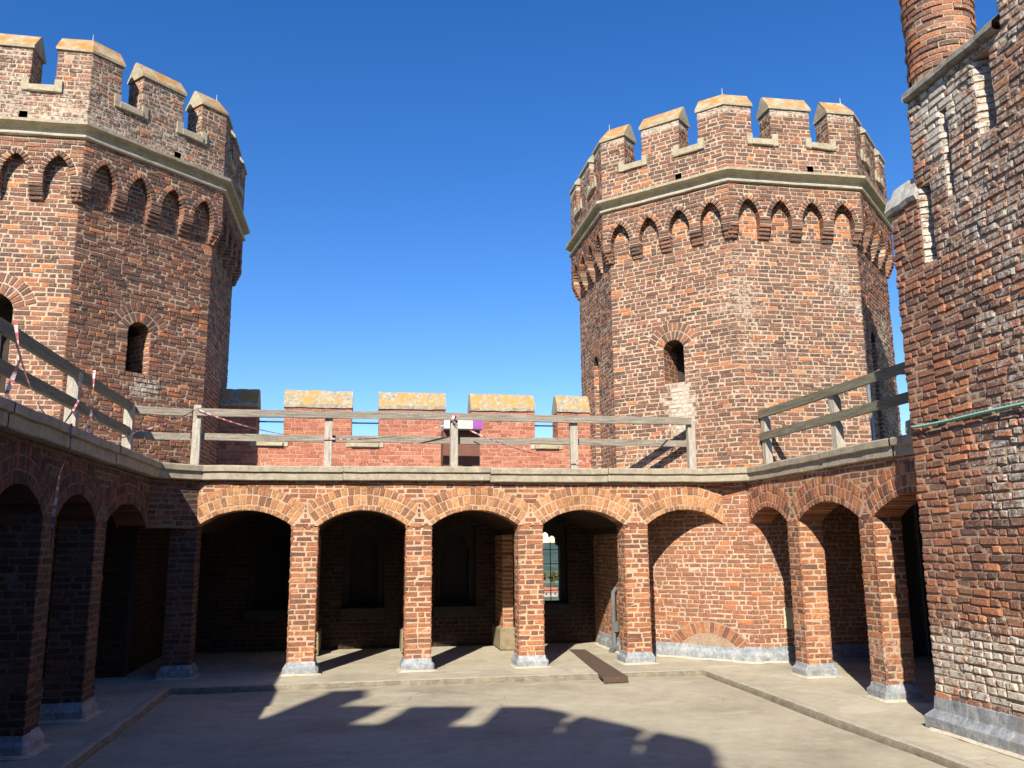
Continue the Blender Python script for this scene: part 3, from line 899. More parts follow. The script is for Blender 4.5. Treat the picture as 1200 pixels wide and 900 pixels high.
# canted corner between the left and the central arcade
pier(la, -2.42, -2.10, YF + 0.004, YF + 0.34, ZS, mats=[M_LEFT, SHADEB])
mb = MB()
d = np.array([-2.10 + 0.30 - 0.30, YF, 0]) - np.array([XL, 11.17, 0]); L = np.linalg.norm(d); U = d / L; Nn = np.array([U[1], -U[0], 0])
sheet(mb, (XL, 11.17, 0), U, Nn, 0, L, ZS - 0.02, ZTOP + 0.1); wall(mb, (XL, 11.17, 0), U, Nn, 0, L, ZS, ZTOP + 0.02)
mb.quads([[(XL, 11.17, ZS - 0.02), (-2.10, YF, ZS - 0.02), (-2.10, YF + 0.4, ZS - 0.02), (XL - 0.3, YF + 0.4, ZS - 0.02)]])
mb.build("corner_spandrel", [M_LEFT, SHADEB], la)

# ------------------------------------------------------------------ stone cornice (ledge) above the arcades
def sweep(mb, path, prof, mat=0, sub=0.35, jit=0.003):
    """profile (offset to the right of the path, z) swept along an open path with mitres"""
    path = [np.array(p, float) for p in path]
    nrm = []
    for i in range(len(path)):
        ds = []
        if i > 0: ds.append((path[i] - path[i - 1]) / np.linalg.norm(path[i] - path[i - 1]))
        if i < len(path) - 1: ds.append((path[i + 1] - path[i]) / np.linalg.norm(path[i + 1] - path[i]))
        ns = [np.array([d[1], -d[0]]) for d in ds]
        n = sum(ns) / len(ns); n /= np.linalg.norm(n); n /= max(0.3, n @ ns[0])
        nrm.append(n)
    G = []
    for i in range(len(path)):
        k = 1
        if i < len(path) - 1: k = max(1, int(np.linalg.norm(path[i + 1] - path[i]) / sub))
        for s in range(k if i < len(path) - 1 else 1):
            t = s / k
            j = min(i + 1, len(path) - 1)
            p = path[i] * (1 - t) + path[j] * t; n = nrm[i] * (1 - t) + nrm[j] * t
            jj = rng.normal(0, jit, 2)
            G.append([(p[0] + n[0] * o + (jj[0] * n[0]), p[1] + n[1] * o + jj[0] * n[1], z + jj[1] * 0.6) for o, z in prof])
    mb.grid(G, mat)

def ledge_prof(fasc=0.0):
    return [(-0.30, 0.842), (-0.012, 0.842), (0.0, 0.852), (0.0, 0.945), (0.032, 0.955), (0.036, 1.018), (0.024, 1.032), (-0.45, 1.034)]
c1 = [(-2.50, 3.0), (-2.50, 11.14), (-2.05, 11.51)]
c2 = [(-2.05, 11.51), (4.65, 11.50), (5.245, 11.17)]
c3 = [(5.245, 11.17), (5.245, 7.1)]
def stones(path, L):
    """split a path into stones about L long with hairline joints; corners stay inside a stone"""
    out, cur = [], [np.array(path[0], float)]
    for p, q in zip(path[:-1], path[1:]):
        p, q = np.array(p, float), np.array(q, float); D = np.linalg.norm(q - p); d = (q - p) / D
        t = L * rng.uniform(0.7, 1.2)
        while t < D - 0.5:
            cur.append(p + d * (t - 0.003)); out.append(cur); cur = [p + d * (t + 0.003)]
            t += L * rng.uniform(0.75, 1.2)
        cur.append(q)
    out.append(cur)
    return out
for pth, par, m in ((c1, la, STONE), (c2, ca, STONE), (c3, ra, STONE)):
    mb = MB()
    for stn in stones(pth, 1.7):
        dz, do = rng.normal(0, 0.003), rng.normal(0, 0.004)
        sweep(mb, stn, [(o + do, z + dz) for o, z in ledge_prof()], sub=0.22, jit=0.0035)
    mb.build("stone_cornice", [m], par)

# roofs of the galleries = wall walk
mb = MB()
def slab(x0, x1, y0, y1):
    mb.box(((x0 + x1) / 2, (y0 + y1) / 2, (DECK - 0.06)), ((x1 - x0) / 2, (y1 - y0) / 2, 0.058), 0)
slab(-6.2, -2.66, -3, 11.69); slab(-6.2, 5.34, 11.69, YB); slab(5.34, 8.4, 3.0, 11.69)
mb.build("walkway_roof", [LEAD], ca)

# vaults: shallow brick barrel per bay, seen in the dark behind the arches
mb = MB()
info = []
for (a, b) in OPS[:4]:
    uc, hw = (a + b) / 2, (b - a) / 2 + PW * 0.6
    top, Rr, zc = seg_arc(uc, hw, 0.20, 0.30)
    us = np.linspace(uc - hw, uc + hw, 22)
    mb.grid([[(u, y, float(top(u))) for y in (YF + 0.331, YB)] for u in us], 0, sm=True)
mb.quads([[(3.7, YF + 0.331, 0.55), (5.3, YF + 0.331, 0.55), (5.3, YB, 0.55), (3.7, YB, 0.55)]], 0)
for x in PX:   # cross ribs
    mb.box((x, (YF + 0.33 + YB) / 2, 0.25), (0.11, (YB - YF - 0.33) / 2, 0.10), 0)
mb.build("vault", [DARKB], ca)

# ------------------------------------------------------------------ gallery back wall with traceried windows, parapet above
gw = thing("gallery_wall", "dark back wall with stone windows behind the central arches", "wall", (0.7, YB, FLOOR))
WX = [-1.45, 0.02, 1.50, 3.05]
HW, WB = 0.235, -0.93
mb = MB()
def wop(x): return (x - HW - 0.10, x + HW + 0.10, WB - 0.14, (lambda u, x=x: 0.36 - 0.35 * max(0.0, abs(u - x) - 0.12) ** 1.3))
ops = [wop(x) for x in WX]
sheet(mb, (0, YB, 0), (1, 0, 0), (0, -1, 0), -3.05, 3.95, FLOOR, 0.95, ops)
def solid(u, v):
    bad = np.zeros_like(u, bool)
    for x in WX: bad |= (np.abs(u - x) < HW + 0.10) & (v > WB - 0.14) & (v < 0.36)
    return ~bad
wall(mb, (0, YB, 0), (1, 0, 0), (0, -1, 0), -2.95, 3.95, FLOOR, 0.95, solid)
mb.quads([[(-2.6, YB + 0.55, FLOOR), (WX[0] - 0.4, YB + 0.55, FLOOR), (WX[0] - 0.4, YB + 0.55, 0.95), (-2.6, YB + 0.55, 0.95)]])
sheet(mb, (0, YB + 0.5, 0), (1, 0, 0), (0, -1, 0), -2.6, 3.95, FLOOR, 0.95, ops)
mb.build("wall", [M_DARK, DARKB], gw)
for i, x in enumerate(WX):
    fb = MB()
    # stone tracery plate with a cusped head
    def top(u, x=x):
        d = u - x; z = -9
        for (cx_, cz, r) in ((0.0, 0.135, 0.068), (0.118, 0.082, 0.062), (-0.118, 0.082, 0.062)):
            if abs(d - cx_) < r: z = max(z, cz + math.sqrt(r * r - (d - cx_) ** 2))
        if abs(d) < HW:
            z = max(z, -0.03 + 0.07 * math.sqrt(max(0, 1 - (abs(d) / HW) ** 2.5)) - 0.02)
        return z
    op = [(x - HW, x + HW, WB, top)]
    ya = YB + 0.16
    for yy, fl in ((ya, 0), (ya + 0.13, 0)):
        sheet(fb, (0, yy, 0), (1, 0, 0), (0, -1, 0), x - HW - 0.10, x + HW + 0.10, WB - 0.14, 0.36, op, step=0.008)
    us = np.linspace(x - HW, x + HW, 110)
    fb.grid([[(u, y, top(u)) for y in (ya, ya + 0.13)] for u in us], 0)
    for s in (-1, 1):
        fb.quads([[(x + s * HW, ya, WB), (x + s * HW, ya + 0.13, WB), (x + s * HW, ya + 0.13, top(x + s * (HW - 1e-4))), (x + s * HW, ya, top(x + s * (HW - 1e-4)))]])
        fb.box((x + s * (HW + 0.12), YB + 0.26, -0.38), (0.02, 0.24, 0.70), 1)
    fb.quads([[(x - HW, ya, WB), (x + HW, ya, WB), (x + HW, ya + 0.13, WB), (x - HW, ya + 0.13, WB)]])
    w_ = fb.build("window", [DARKB if False else stone_mat("window_stone", (0.036, 0.030, 0.024), (0.022, 0.018, 0.015)) if i == 0 else bpy.data.materials["window_stone"], DARKB], gw)  # window stone near black, interior shade put into its colour
    sb = MB(); sb.box((x, YB + 0.03, WB - 0.12), (HW + 0.12, 0.14, 0.085), 0, bev=0.012)
    sb.build("sill", [bpy.data.materials["window_stone"]], w_)
    if i < 3:
        bb = MB()
        for k in range(4):
            bb.box((x - HW + (k + 0.5) * HW / 2, ya + 0.16 + 0.006 * (k % 2), -0.30), (HW / 4 + 0.03, 0.006, 0.66), 0)
        bb.build("shutter", [DEEP], w_)
    else:
        bb = MB()
        for dx in (-0.09, 0.085): bb.tube([(x + dx, ya + 0.06, WB), (x + dx, ya + 0.06, 0.20)], 0.008, 6)
        for z in (-0.76, -0.545, -0.325, -0.09): bb.tube([(x - HW, ya + 0.06, z), (x + HW, ya + 0.06, z)], 0.007, 6)
        bb.build("iron_bars", [plain("black_iron", (0.015, 0.014, 0.013), 0.6, 0.4)], w_)
for x in PX[:3]:
    pb = MB()
    x0, x1, y0 = x - 0.08, x + 0.08, YB - 0.78
    for (o, U, Nn, L) in (((x0, y0), (1, 0, 0), (0, -1, 0), x1 - x0), ((x1, y0), (0, 1, 0), (1, 0, 0), 0.78), ((x0, YB), (0, -1, 0), (-1, 0, 0), 0.78)):
        sheet(pb, (o[0], o[1], 0), U, Nn, 0, L, FLOOR, 0.3); wall(pb, (o[0], o[1], 0), U, Nn, 0, L, -1.25, 0.3)
    p = pb.build("pilaster", [M_CREAM, ARC], gw)
    sb = MB(); sb.box(((x0 + x1) / 2, YB - 0.40, -1.43), ((x1 - x0) / 2 + 0.05, 0.425, 0.175), 0, bev=0.03, jit=0.004)
    sb.build("stone_foot", [FOOT], p)

# end walls closing the galleries in the dark
mb = MB()
sheet(mb, (-5.35, 0, 0), (0, 1, 0), (1, 0, 0), -2.5, 11.5, FLOOR, 0.95); wall(mb, (-5.35, 0, 0), (0, 1, 0), (1, 0, 0), 5.5, 11.5, FLOOR, 0.95)
mb.quads([[(-2.94, 3, 0.60), (-5.35, 3, 0.60), (-5.35, 11.9, 0.60), (-2.94, 11.9, 0.60)]], 1)
sheet(mb, (-2.95, YF + 0.35, 0), (0, 1, 0), (1, 0, 0), 0, 2.6, FLOOR, 0.95); wall(mb, (-2.95, YF + 0.35, 0), (0, 1, 0), (1, 0, 0), 0, 2.35, FLOOR, 0.95)
sheet(mb, (-5.4, 11.965, 0), (1, 0, 0), (0, -1, 0), 0, 2.50, FLOOR, 0.95, [(0.55, 1.55, FLOOR - 1, seg_arc(1.05, 0.5, -0.25, 0.28)[0])]); 
def solid(u, v): return ~((np.abs(u - 1.05) < 0.5) & (v < -0.05))
wall(mb, (-5.4, 11.94, 0), (1, 0, 0), (0, -1, 0), 0, 2.42, FLOOR, 0.95, solid)
tag(mb.build("gallery_wall", [M_DARK, DARKB]), "shade-darkened brick inner walls of the left gallery behind its shaded arches", "wall")
mb = MB(); mb.box((-4.35, 12.1, -0.8), (0.5, 0.04, 0.8), 0, bev=0.01)
mb.box((-4.0, 12.05, -0.75), (0.012, 0.03, 0.04), 0)
tag(mb.build("door", [DEEP]), "black door deep in the left gallery's end wall", "door")
mb = MB()
sheet(mb, (7.9, 0, 0), (0, -1, 0), (-1, 0, 0), -11.4, -3.0, FLOOR, 0.95); wall(mb, (7.9, 0, 0), (0, -1, 0), (-1, 0, 0), -11.4, -7.0, FLOOR, 0.95)
mb.quads([[(5.63, 3, 0.60), (7.9, 3, 0.60), (7.9, 11.4, 0.60), (5.63, 11.4, 0.60)]], 1)
sheet(mb, (7.9, 6.2, 0), (-1, 0, 0), (0, 1, 0), 0, 2.2, FLOOR, 0.95)
sheet(mb, (7.2, 11.42, 0), (1, 0, 0), (0, -1, 0), 0, 0.8, FLOOR, 1.0)
tag(mb.build("gallery_wall", [M_DARK, DARKB]), "shade-darkened brick inner wall behind the right arcade's arches", "wall")

# crenellated parapet between the two towers
cp = thing("crenellated_parapet", "reddish brick parapet with lichened copings between the two towers", "parapet", (0.8, YB, DECK))
wp = lambda P: 1.05 * np.clip((1.42 - P[:, 2]) / 0.25, 0, 1) * (0.6 + 0.4 * np.sin(P[:, 0] * 5.1) ** 2) + 0.06
mb = MB()
PT = 0.42
sheet(mb, (0, YB, 0), (1, 0, 0), (0, -1, 0), -2.42, 3.95, 0.95, 1.60); wall(mb, (0, YB, 0), (1, 0, 0), (0, -1, 0), -2.42, 3.95, 0.96, 1.60, prot=(0.002, 0.006), wfn=wp, joint=0.0085, bev=0.004)
mb.quads([[(-2.42, YB, 1.60), (3.95, YB, 1.60), (3.95, YB + PT, 1.60), (-2.42, YB + PT, 1.60)], [(-2.42, YB + PT, 0.9), (3.95, YB + PT, 0.9), (3.95, YB + PT, 1.6), (-2.42, YB + PT, 1.6)]])
mb.build("wall", [M_PINK, PARB], cp)
MERL = [(-2.36, -1.762), (-1.325, -0.238), (0.212, 1.315), (1.755, 2.85), (3.26, 3.86)]
for (a, b) in MERL:
    mm = MB()
    for (o, U, Nn, L) in (((a, YB), (1, 0, 0), (0, -1, 0), b - a), ((b, YB), (0, 1, 0), (1, 0, 0), PT), ((b, YB + PT), (-1, 0, 0), (0, 1, 0), b - a), ((a, YB + PT), (0, -1, 0), (-1, 0, 0), PT)):
        sheet(mm, (o[0], o[1], 0), U, Nn, 0, L, 1.60, 2.26); wall(mm, (o[0], o[1], 0), U, Nn, 0, L, 1.60, 2.255, prot=(0.002, 0.006), wfn=wp, joint=0.0085, bev=0.004)
    body = mm.build("merlon", [M_PINK, PARB], cp)
    cb = MB()
    e = 0.03
    secs = []
    for x in np.linspace(a - 0.012, b + 0.012, 9):
        sec = [(x, YB - e, 2.245), (x, YB - e, 2.30), (x, YB + 0.13, 2.555), (x, YB + PT - 0.13, 2.555), (x, YB + PT + e, 2.30), (x, YB + PT + e, 2.245)]
        sec = [(p[0], p[1] + rng.normal(0, .003), p[2] + rng.normal(0, .004)) for p in sec]
        secs.append(sec + [sec[0]])
    cb.grid(secs, 0)
    for sec in (secs[0], secs[-1]): cb.quads([[sec[0], sec[1], sec[4], sec[5]], [sec[1], sec[2], sec[3], sec[4]]])
    cb.build("coping", [CAPW], body)
for (a, b) in zip(MERL[:-1], MERL[1:]):
    sb = MB(); x0, x1 = a[1], b[0]
    sb.box(((x0 + x1) / 2, YB + PT / 2 - 0.01, 1.64), ((x1 - x0) / 2 - 0.002, PT / 2 + 0.05, 0.038), 0, bev=0.008, jit=0.003)
    for xx in (x0 - 0.04, x1 + 0.04): sb.box((xx, YB - 0.006, 1.66), (0.038, 0.015, 0.06), 0, bev=0.004)
    sb.build("crenel_sill", [SILL], cp)
IRON = plain("dark_cable", (0.05, 0.06, 0.08), 0.5, 0.3)
for (a, b) in zip(MERL[:-1], MERL[1:]):
    wb = MB(); wb.tube([(a[1] - 0.02, YB + 0.2, 2.03), (b[0] + 0.02, YB + 0.2, 2.03)], 0.014, 6)
    tag(wb.build("safety_bar", [IRON]), None, None)
bars = [o for o in COL.objects if o.name.startswith("safety_bar")]
for o, l in zip(bars, ("dark horizontal bar across the leftmost gap of the parapet", "dark horizontal bar across the parapet gap second from left", "dark horizontal bar across the gap above the purple and white board", "dark horizontal bar across the rightmost gap of the parapet")):
    tag(o, l, "bar", "bars across the parapet gaps")

# ------------------------------------------------------------------ right brick stack
st = thing("brick_stack", "tall weathered red and white brick stack filling the right edge", "chimney stack", (5.4, 6.0, FLOOR))
SX = 4.97
def w_st(P):
    y, z = P[:, 1], P[:, 2]
    w = 0.14 + 0.40 * np.clip((-0.50 - z) / 0.3, 0, 1) * np.clip((z + 1.36) / 0.1, 0, 1)
    w += 0.24 * np.clip((z - 1.5) / 0.6, 0, 1) * np.clip((6.75 - y) / 0.3, 0, 1)
    w += 0.2 * np.clip((6.55 - y) / 0.4, 0, 1) * (z > 0.2) * (z < 1.8)
    w -= 0.25 * gauss(P, (SX, 6.9, 0.9), (0.5, 0.7, 1.3)) + 0.15 * gauss(P, (SX, 6.5, -0.3), (1, 0.9, 0.3))
    w += 0.25 * gauss(P, (SX, 6.45, 3.8), (1, 0.35, 0.4))
    return np.clip(w, -0.2, 0.8)
def r_st(P, r):
    red = gauss(P, (SX, 6.95, 0.8), (0.6, 0.55, 1.5)) + 0.8 * gauss(P, (SX, 6.9, 3.7), (0.6, 0.2, 0.4))
    return r + 0.35 * np.clip(red, 0, 1) * (1 - r)
# grooves (y range, z range) in the court face
GR = [(6.53, 6.70, 2.47, 3.2), (6.22, 6.31, 2.95, 3.76), (5.66, 5.86, 3.30, 3.98)]
mb = MB()
U, Nn = (0, -1, 0), (-1, 0, 0)
def sol_lo(u, v):
    bad = np.zeros_like(u, bool)
    for (a, b, c, d) in GR: bad |= (-u > a) & (-u < b) & (v > c) & (v < d)
    return ~bad
gops = [(-b, -a, c, (lambda u, d=d: d)) for (a, b, c, d) in GR]
sheet(mb, (SX, 0, 0), U, Nn, -6.71, -2.2, FLOOR, 4.06, gops)
sheet(mb, (SX, 0, 0), U, Nn, -7.12, -6.71, FLOOR, 3.24)
wall(mb, (SX, 0, 0), U, Nn, -7.125, -6.71, FLOOR + 0.25, 3.24, prot=(0.004, 0.022), wfn=w_st, jit=0.005, rfn=r_st, course=0.069, bev=0.009)
wall(mb, (SX, 0, 0), U, Nn, -6.715, -4.2, FLOOR + 0.25, 4.05, sol_lo, prot=(0.004, 0.024), wfn=w_st, jit=0.005, rfn=r_st, course=0.069, bev=0.009)
# block above the coping, nearer the viewer
sheet(mb, (SX, 0, 0), U, Nn, -5.50, -2.2, 4.06, 5.9)
wall(mb, (SX, 0, 0), U, Nn, -5.50, -4.2, 4.06, 5.9, prot=(0.004, 0.024), wfn=w_st, jit=0.005, rfn=r_st, course=0.069, bev=0.009)
sheet(mb, (SX, 5.50, 0), (-1, 0, 0), (0, 1, 0), -1.2, 0, 4.06, 5.9)
# far end, chamfer, back and top
sheet(mb, (SX, 7.12, 0), (-1, 0, 0), (0, 1, 0), -1.4, 0, FLOOR, 3.24); wall(mb, (SX, 7.12, 0), (-1, 0, 0), (0, 1, 0), -1.4, 0.0, FLOOR + 0.1, 3.24, prot=(0.004, 0.02), jit=0.005)
d = np.array([SX, 6.71, 0]) - np.array([5.90, 7.75, 0]); L = np.linalg.norm(d); U3 = d / L; N3 = np.array([U3[1], -U3[0], 0])
sheet(mb, (5.90, 7.75, 0), U3, N3, 0, L, 3.0, 4.06); wall(mb, (5.90, 7.75, 0), U3, N3, 0, L + 0.004, 3.0, 4.05, prot=(0.004, 0.022), jit=0.005, wfn=lambda P: 0.2 + 0 * P[:, 0])
mb.quads([[(5.90, 7.75, 3.0), (6.60, 8.10, 3.0), (6.60, 8.10, 4.06), (5.90, 7.75, 4.06)], [(6.37, 2.2, FLOOR), (6.60, 8.10, FLOOR), (6.60, 8.10, 4.06), (6.37, 2.2, 4.06)], [(SX, 2.2, FLOOR), (6.37, 2.2, FLOOR), (6.37, 2.2, 5.9), (SX, 2.2, 5.9)],
          [(6.37, 2.2, 4.06), (6.37, 5.5, 4.06), (6.37, 5.5, 5.9), (6.37, 2.2, 5.9)], [(SX, 2.2, 5.9), (6.37, 2.2, 5.9), (6.37, 5.5, 5.9), (SX, 5.5, 5.9)], [(SX, 5.5, 4.06), (6.37, 5.5, 4.06), (6.60, 8.10, 4.06), (SX, 6.71, 4.06)], [(SX, 6.71, 4.06), (5.90, 7.75, 4.06), (6.60, 8.10, 4.06), (6.60, 8.10, 4.06)]])
GD = 0.12
for (a, b, c, d) in GR:
    # back of the groove and its far cheek, splayed to the light
    sheet(mb, (SX + GD, 0, 0), U, Nn, -b + 0.02, -a, c, d); wall(mb, (SX + GD, 0, 0), U, Nn, -b + 0.06, -a, c, d, prot=(0.002, 0.01), rfn=lambda P, r: r * 0.4 + 0.55)
    p, q = np.array([SX, b, 0]), np.array([SX + GD, b - 0.075, 0])
    dd = q - p; Lq = np.linalg.norm(dd); Uq = dd / Lq; Nq = np.array([Uq[1], -Uq[0], 0])
    sheet(mb, p, Uq, Nq, 0, Lq, c, d); wall(mb, p, Uq, Nq, 0, Lq, c, d, prot=(0.004, 0.02), wfn=lambda P: 0.5 + 0 * P[:, 0], Ls=0.26, jit=0.004)
    mb.quads([[(SX, a, c), (SX + GD, a, c), (SX + GD, a, d), (SX, a, d)], [(SX, a, c), (SX, b, c), (SX + GD, b - 0.075, c + 0.06), (SX + GD, a, c + 0.06)], [(SX, a, d), (SX, b, d), (SX + GD, b, d), (SX + GD, a, d)]])
mb.build("wall", [M_STACK, STACKB], st)
# sloping weathered top of the corner block
mb = MB()
secs = []
for y in np.linspace(6.70, 7.16, 5):
    s = [(SX - 0.03, y, 3.10), (SX - 0.05, y, 3.14), (SX - 0.01, y, 3.26), (SX + 0.03, y, 3.27), (SX + 0.07, y, 3.38), (SX + 0.5, y, 3.42), (SX + 0.5, y, 3.10)]
    s = [(p[0], p[1], p[2] + rng.normal(0, 0.006)) for p in s]; secs.append(s + [s[0]])
mb.grid(secs, 0)
for s in (secs[0], secs[-1]): mb.quads([[s[0], s[1], s[2], s[6]], [s[2], s[3], s[4], s[6]], [s[4], s[5], s[6], s[6]]])
mb.build("weathering", [PALE], st)
# coping slab
mb = MB()
CPR = [(-0.0, 4.045), (-0.06, 4.05), (-0.078, 4.072), (-0.07, 4.125), (0.0, 4.19), (0.25, 4.23), (0.25, 4.045), (0.0, 4.045)]
sweep(mb, [(SX, 5.505), (SX, 6.70)], CPR, sub=0.13, jit=0.006)
e = [(SX + o, 6.70, z) for o, z in CPR]; mb.quads([[e[0], e[1], e[2], e[3]], [e[0], e[3], e[4], e[4]], [e[0], e[4], e[5], e[6]]])
mb.build("coping", [GREYS], st)
# round brick chimney shaft
mb = MB()
CC, CR = (6.17, 7.70), 0.345
rows = 31
for r in range(rows):
    z0, z1 = 4.08 + r * 0.069, 4.08 + (r + 1) * 0.069
    n = 11; off = (r % 2) * 0.5 + rng.uniform(-0.15, 0.15)
    for k in range(n):
        t0, t1 = (k + off) / n * 2 * math.pi + 0.02, (k + 1 + off) / n * 2 * math.pi - 0.02
        pr = CR + rng.uniform(0.0, 0.026); rn = float(rng.random()); wt = float(np.clip(0.06 + 0.24 * (r < 10) + rng.normal(0, 0.09), -0.1, 0.5))
        tm = np.linspace(t0, t1, 4)
        zz = (z0 + 0.006, z0 + 0.011, z1 - 0.011, z1 - 0.006); rr = (pr - 0.007, pr, pr, pr - 0.007)
        G = [[(CC[0] + q * math.cos(t), CC[1] + q * math.sin(t), z) for t in tm] for z, q in zip((z0 + 0.006,) + zz + (z1 - 0.006,), (CR - 0.01,) + rr + (CR - 0.01,))]
        mb.grid(G, 1, rn, wt)
tt = np.linspace(0, 2 * math.pi, 40)
mb.grid([[(CC[0] + CR * math.cos(t), CC[1] + CR * math.sin(t), z) for t in tt] for z in (4.0, 4.08 + rows * 0.069)], 0, sm=True)
mb.quads([[(CC[0], CC[1], 4.08 + rows * 0.069), (CC[0], CC[1], 4.08 + rows * 0.069), (CC[0] + CR * math.cos(a), CC[1] + CR * math.sin(a), 4.08 + rows * 0.069), (CC[0] + CR * math.cos(b), CC[1] + CR * math.sin(b), 4.08 + rows * 0.069)] for a, b in zip(tt[:-1], tt[1:])])
mb.build("chimney", [M_STACK, STACKB], st)
# lead flashing at the foot
mb = MB()
sweep(mb, [(SX, 2.3), (SX, 7.12), (6.3, 7.12)], [(-0.085, FLOOR - 0.01), (-0.092, FLOOR + 0.10), (-0.03, FLOOR + 0.165), (-0.022, FLOOR + 0.27), (0.0, FLOOR + 0.28)], sub=0.25, jit=0.004)
mb.build("lead_flashing", [LEAD], st)
mb = MB()
sweep(mb, [(SX, 2.3), (SX, 7.12)], [(-0.125, FLOOR + 0.003), (-0.085, FLOOR + 0.022)], sub=0.15, jit=0.005)
mb.build("fillet", [FILLET], st)

# lead skirting round the foot of the right tower
tw = [o for o in COL.objects if o.get('label', '').startswith('right octagonal')][0]
mb = MB()
pts = []
for k in (6, 7, 0):
    O, U, Nn, h = octagon(TR, 2.45, k)
    pts += [O - U * h] if k != 6 else [O - U * h * 0.2]
O, U, Nn, h = octagon(TR, 2.45, 0); pts.append(O + U * h)
sweep(mb, [p[:2] for p in pts], [(0.055, FLOOR - 0.01), (0.05, FLOOR + 0.10), (0.022, FLOOR + 0.15), (0.016, FLOOR + 0.20), (0.0, FLOOR + 0.21)], sub=0.3, jit=0.005)
mb.build("lead_skirting", [LEAD], tw)
mb = MB()
sweep(mb, [p[:2] for p in pts], [(0.11, FLOOR + 0.003), (0.055, FLOOR + 0.025)], sub=0.15, jit=0.005)
mb.build("fillet", [FILLET], tw)

O, U, Nn, h = octagon(TR, 2.45, 7)
mb = MB()
us = np.linspace(-0.46, 0.46, 40) + 0.35
top_, Rr_, zc_ = seg_arc(0.35, 0.46, -1.46, 0.22)
ring(mb, O, U, Nn, np.stack([us, top_(us)], 1), 0.0, 0.165, (0.013, 0.018), -0.01, w=0.07, mat=1, joint=0.012)
for a_, b_ in zip(us[:-1], us[1:]):
    mb.quads([[O + U * x + A3((0, 0, z)) + Nn * 0.0135 for x, z in ((a_, FLOOR + 0.19), (b_, FLOOR + 0.19), (b_, float(top_(b_))), (a_, float(top_(a_))))]], 0)
pt = [(x, z) for x, z in zip(us, top_(us))]
for (a_, b_) in zip(pt[:-1], pt[1:]):
    def outp(p, d):
        v = np.array([p[0] - 0.35, p[1] - zc_]); v /= np.linalg.norm(v); return (p[0] + v[0] * d, p[1] + v[1] * d)
    q = [a_, b_, outp(b_, 0.165), outp(a_, 0.165)]
    mb.quads([[O + U * x + A3((0, 0, z)) + Nn * 0.0105 for x, z in q]], 0)
mb.build("blocked_arch", [mortar_mat("patched_mortar", (0.42, 0.31, 0.215), (0.27, 0.185, 0.125)), ARC], tw)
mb = MB(); mb.box((5.79, 11.37, -1.025), (0.075, 0.016, 0.145), 0, bev=0.006, jit=0.003)
mb.build("pale_stone", [stone_mat("cream_stone", (0.62, 0.53, 0.35), (0.50, 0.42, 0.27))], tw)

# ------------------------------------------------------------------ wooden railings on the wall walk
def bar(mb, p, q, w, h, mat=0, jit=0.002):
    p, q = A3(p), A3(q); d = q - p; L = np.linalg.norm(d); d /= L
    s = np.cross(d, (0, 0, 1)); s /= np.linalg.norm(s); u = np.cross(s, d)
    n = max(2, int(L / 0.4)); G = []
    sag = rng.uniform(-0.008, 0.004)
    for t in np.linspace(0, 1, n + 1):
        c = p + d * L * t + A3((0, 0, sag * 4 * t * (1 - t)))
        row = [c + s * a * w / 2 + u * b * h / 2 + rng.normal(0, jit, 3) for a, b in ((-1, -1), (1, -1), (1, 1), (-1, 1))]
        G.append([tuple(r) for r in row] + [tuple(row[0])])
    mb.grid(G, mat)
    for e in (G[0], G[-1]): mb.quads([e[:4]], mat)

def post(parent, x, y, z1, s=0.088, mat=None, z0=DECK):
    mb = MB(); mb.box((x, y, (z0 + z1) / 2), (s / 2, s / 2, (z1 - z0) / 2), 0, bev=0.006, jit=0.003)
    return mb.build("post", [mat or WOODP], parent)

rc_ = thing("wooden_railing", "long grey weathered wooden railing along the central ledge", "railing", (1.2, 11.83, DECK), "railings on the wall walk")
for (a, b) in ((-2.22, 0.2), (0.2, 2.3), (2.3, 4.66)):
    m1 = MB(); bar(m1, (a, 11.755, 1.762 - 0.012 * (a > 1)), (b, 11.755, 1.758 - 0.012 * (b > 1)), 0.05, 0.10); m1.build("top_rail", [WOOD], rc_)
    m1 = MB(); bar(m1, (a, 11.906, 1.452), (b, 11.906, 1.446 - 0.014 * (b > 1)), 0.05, 0.092); m1.build("lower_rail", [WOOD], rc_)
for x, z1 in ((-2.21, 1.86), (-0.50, 1.72), (1.21, 1.72), (2.92, 1.72), (4.68, 1.76)): post(rc_, x, 11.83, z1, 0.10)
rl = thing("wooden_railing", "dark wooden railing on the left ledge tied with barrier tape", "railing", (-2.95, 9.3, DECK), "railings on the wall walk")
for z, nm in ((1.775, "top_rail"), (1.45, "lower_rail")):
    m1 = MB(); bar(m1, (-2.90, 5.2, z), (-2.98, 11.62, z), 0.05, 0.105); m1.build(nm, [WOODG], rl)
    m1 = MB(); bar(m1, (-2.98, 11.66, z - 0.01), (-2.30, 11.86, z - 0.01), 0.04, 0.095); m1.build(nm, [WOOD], rl)
for y in (5.4, 7.3, 9.35, 11.5): post(rl, -2.985, y, 1.80, 0.11, WOODP)
rr_ = thing("wooden_railing", "greenish wooden railing on the right ledge running into the brick stack", "railing", (5.55, 9.4, DECK), "railings on the wall walk")
for z, nm in ((1.79, "top_rail"), (1.47, "lower_rail")):
    m1 = MB(); bar(m1, (5.53, 11.32, z), (5.53, 7.35, z), 0.045, 0.105); m1.build(nm, [WOODG], rr_)
for y in (11.26, 9.42): post(rr_, 5.585, y, 1.83 if y > 11 else 1.74, 0.10, WOODP)

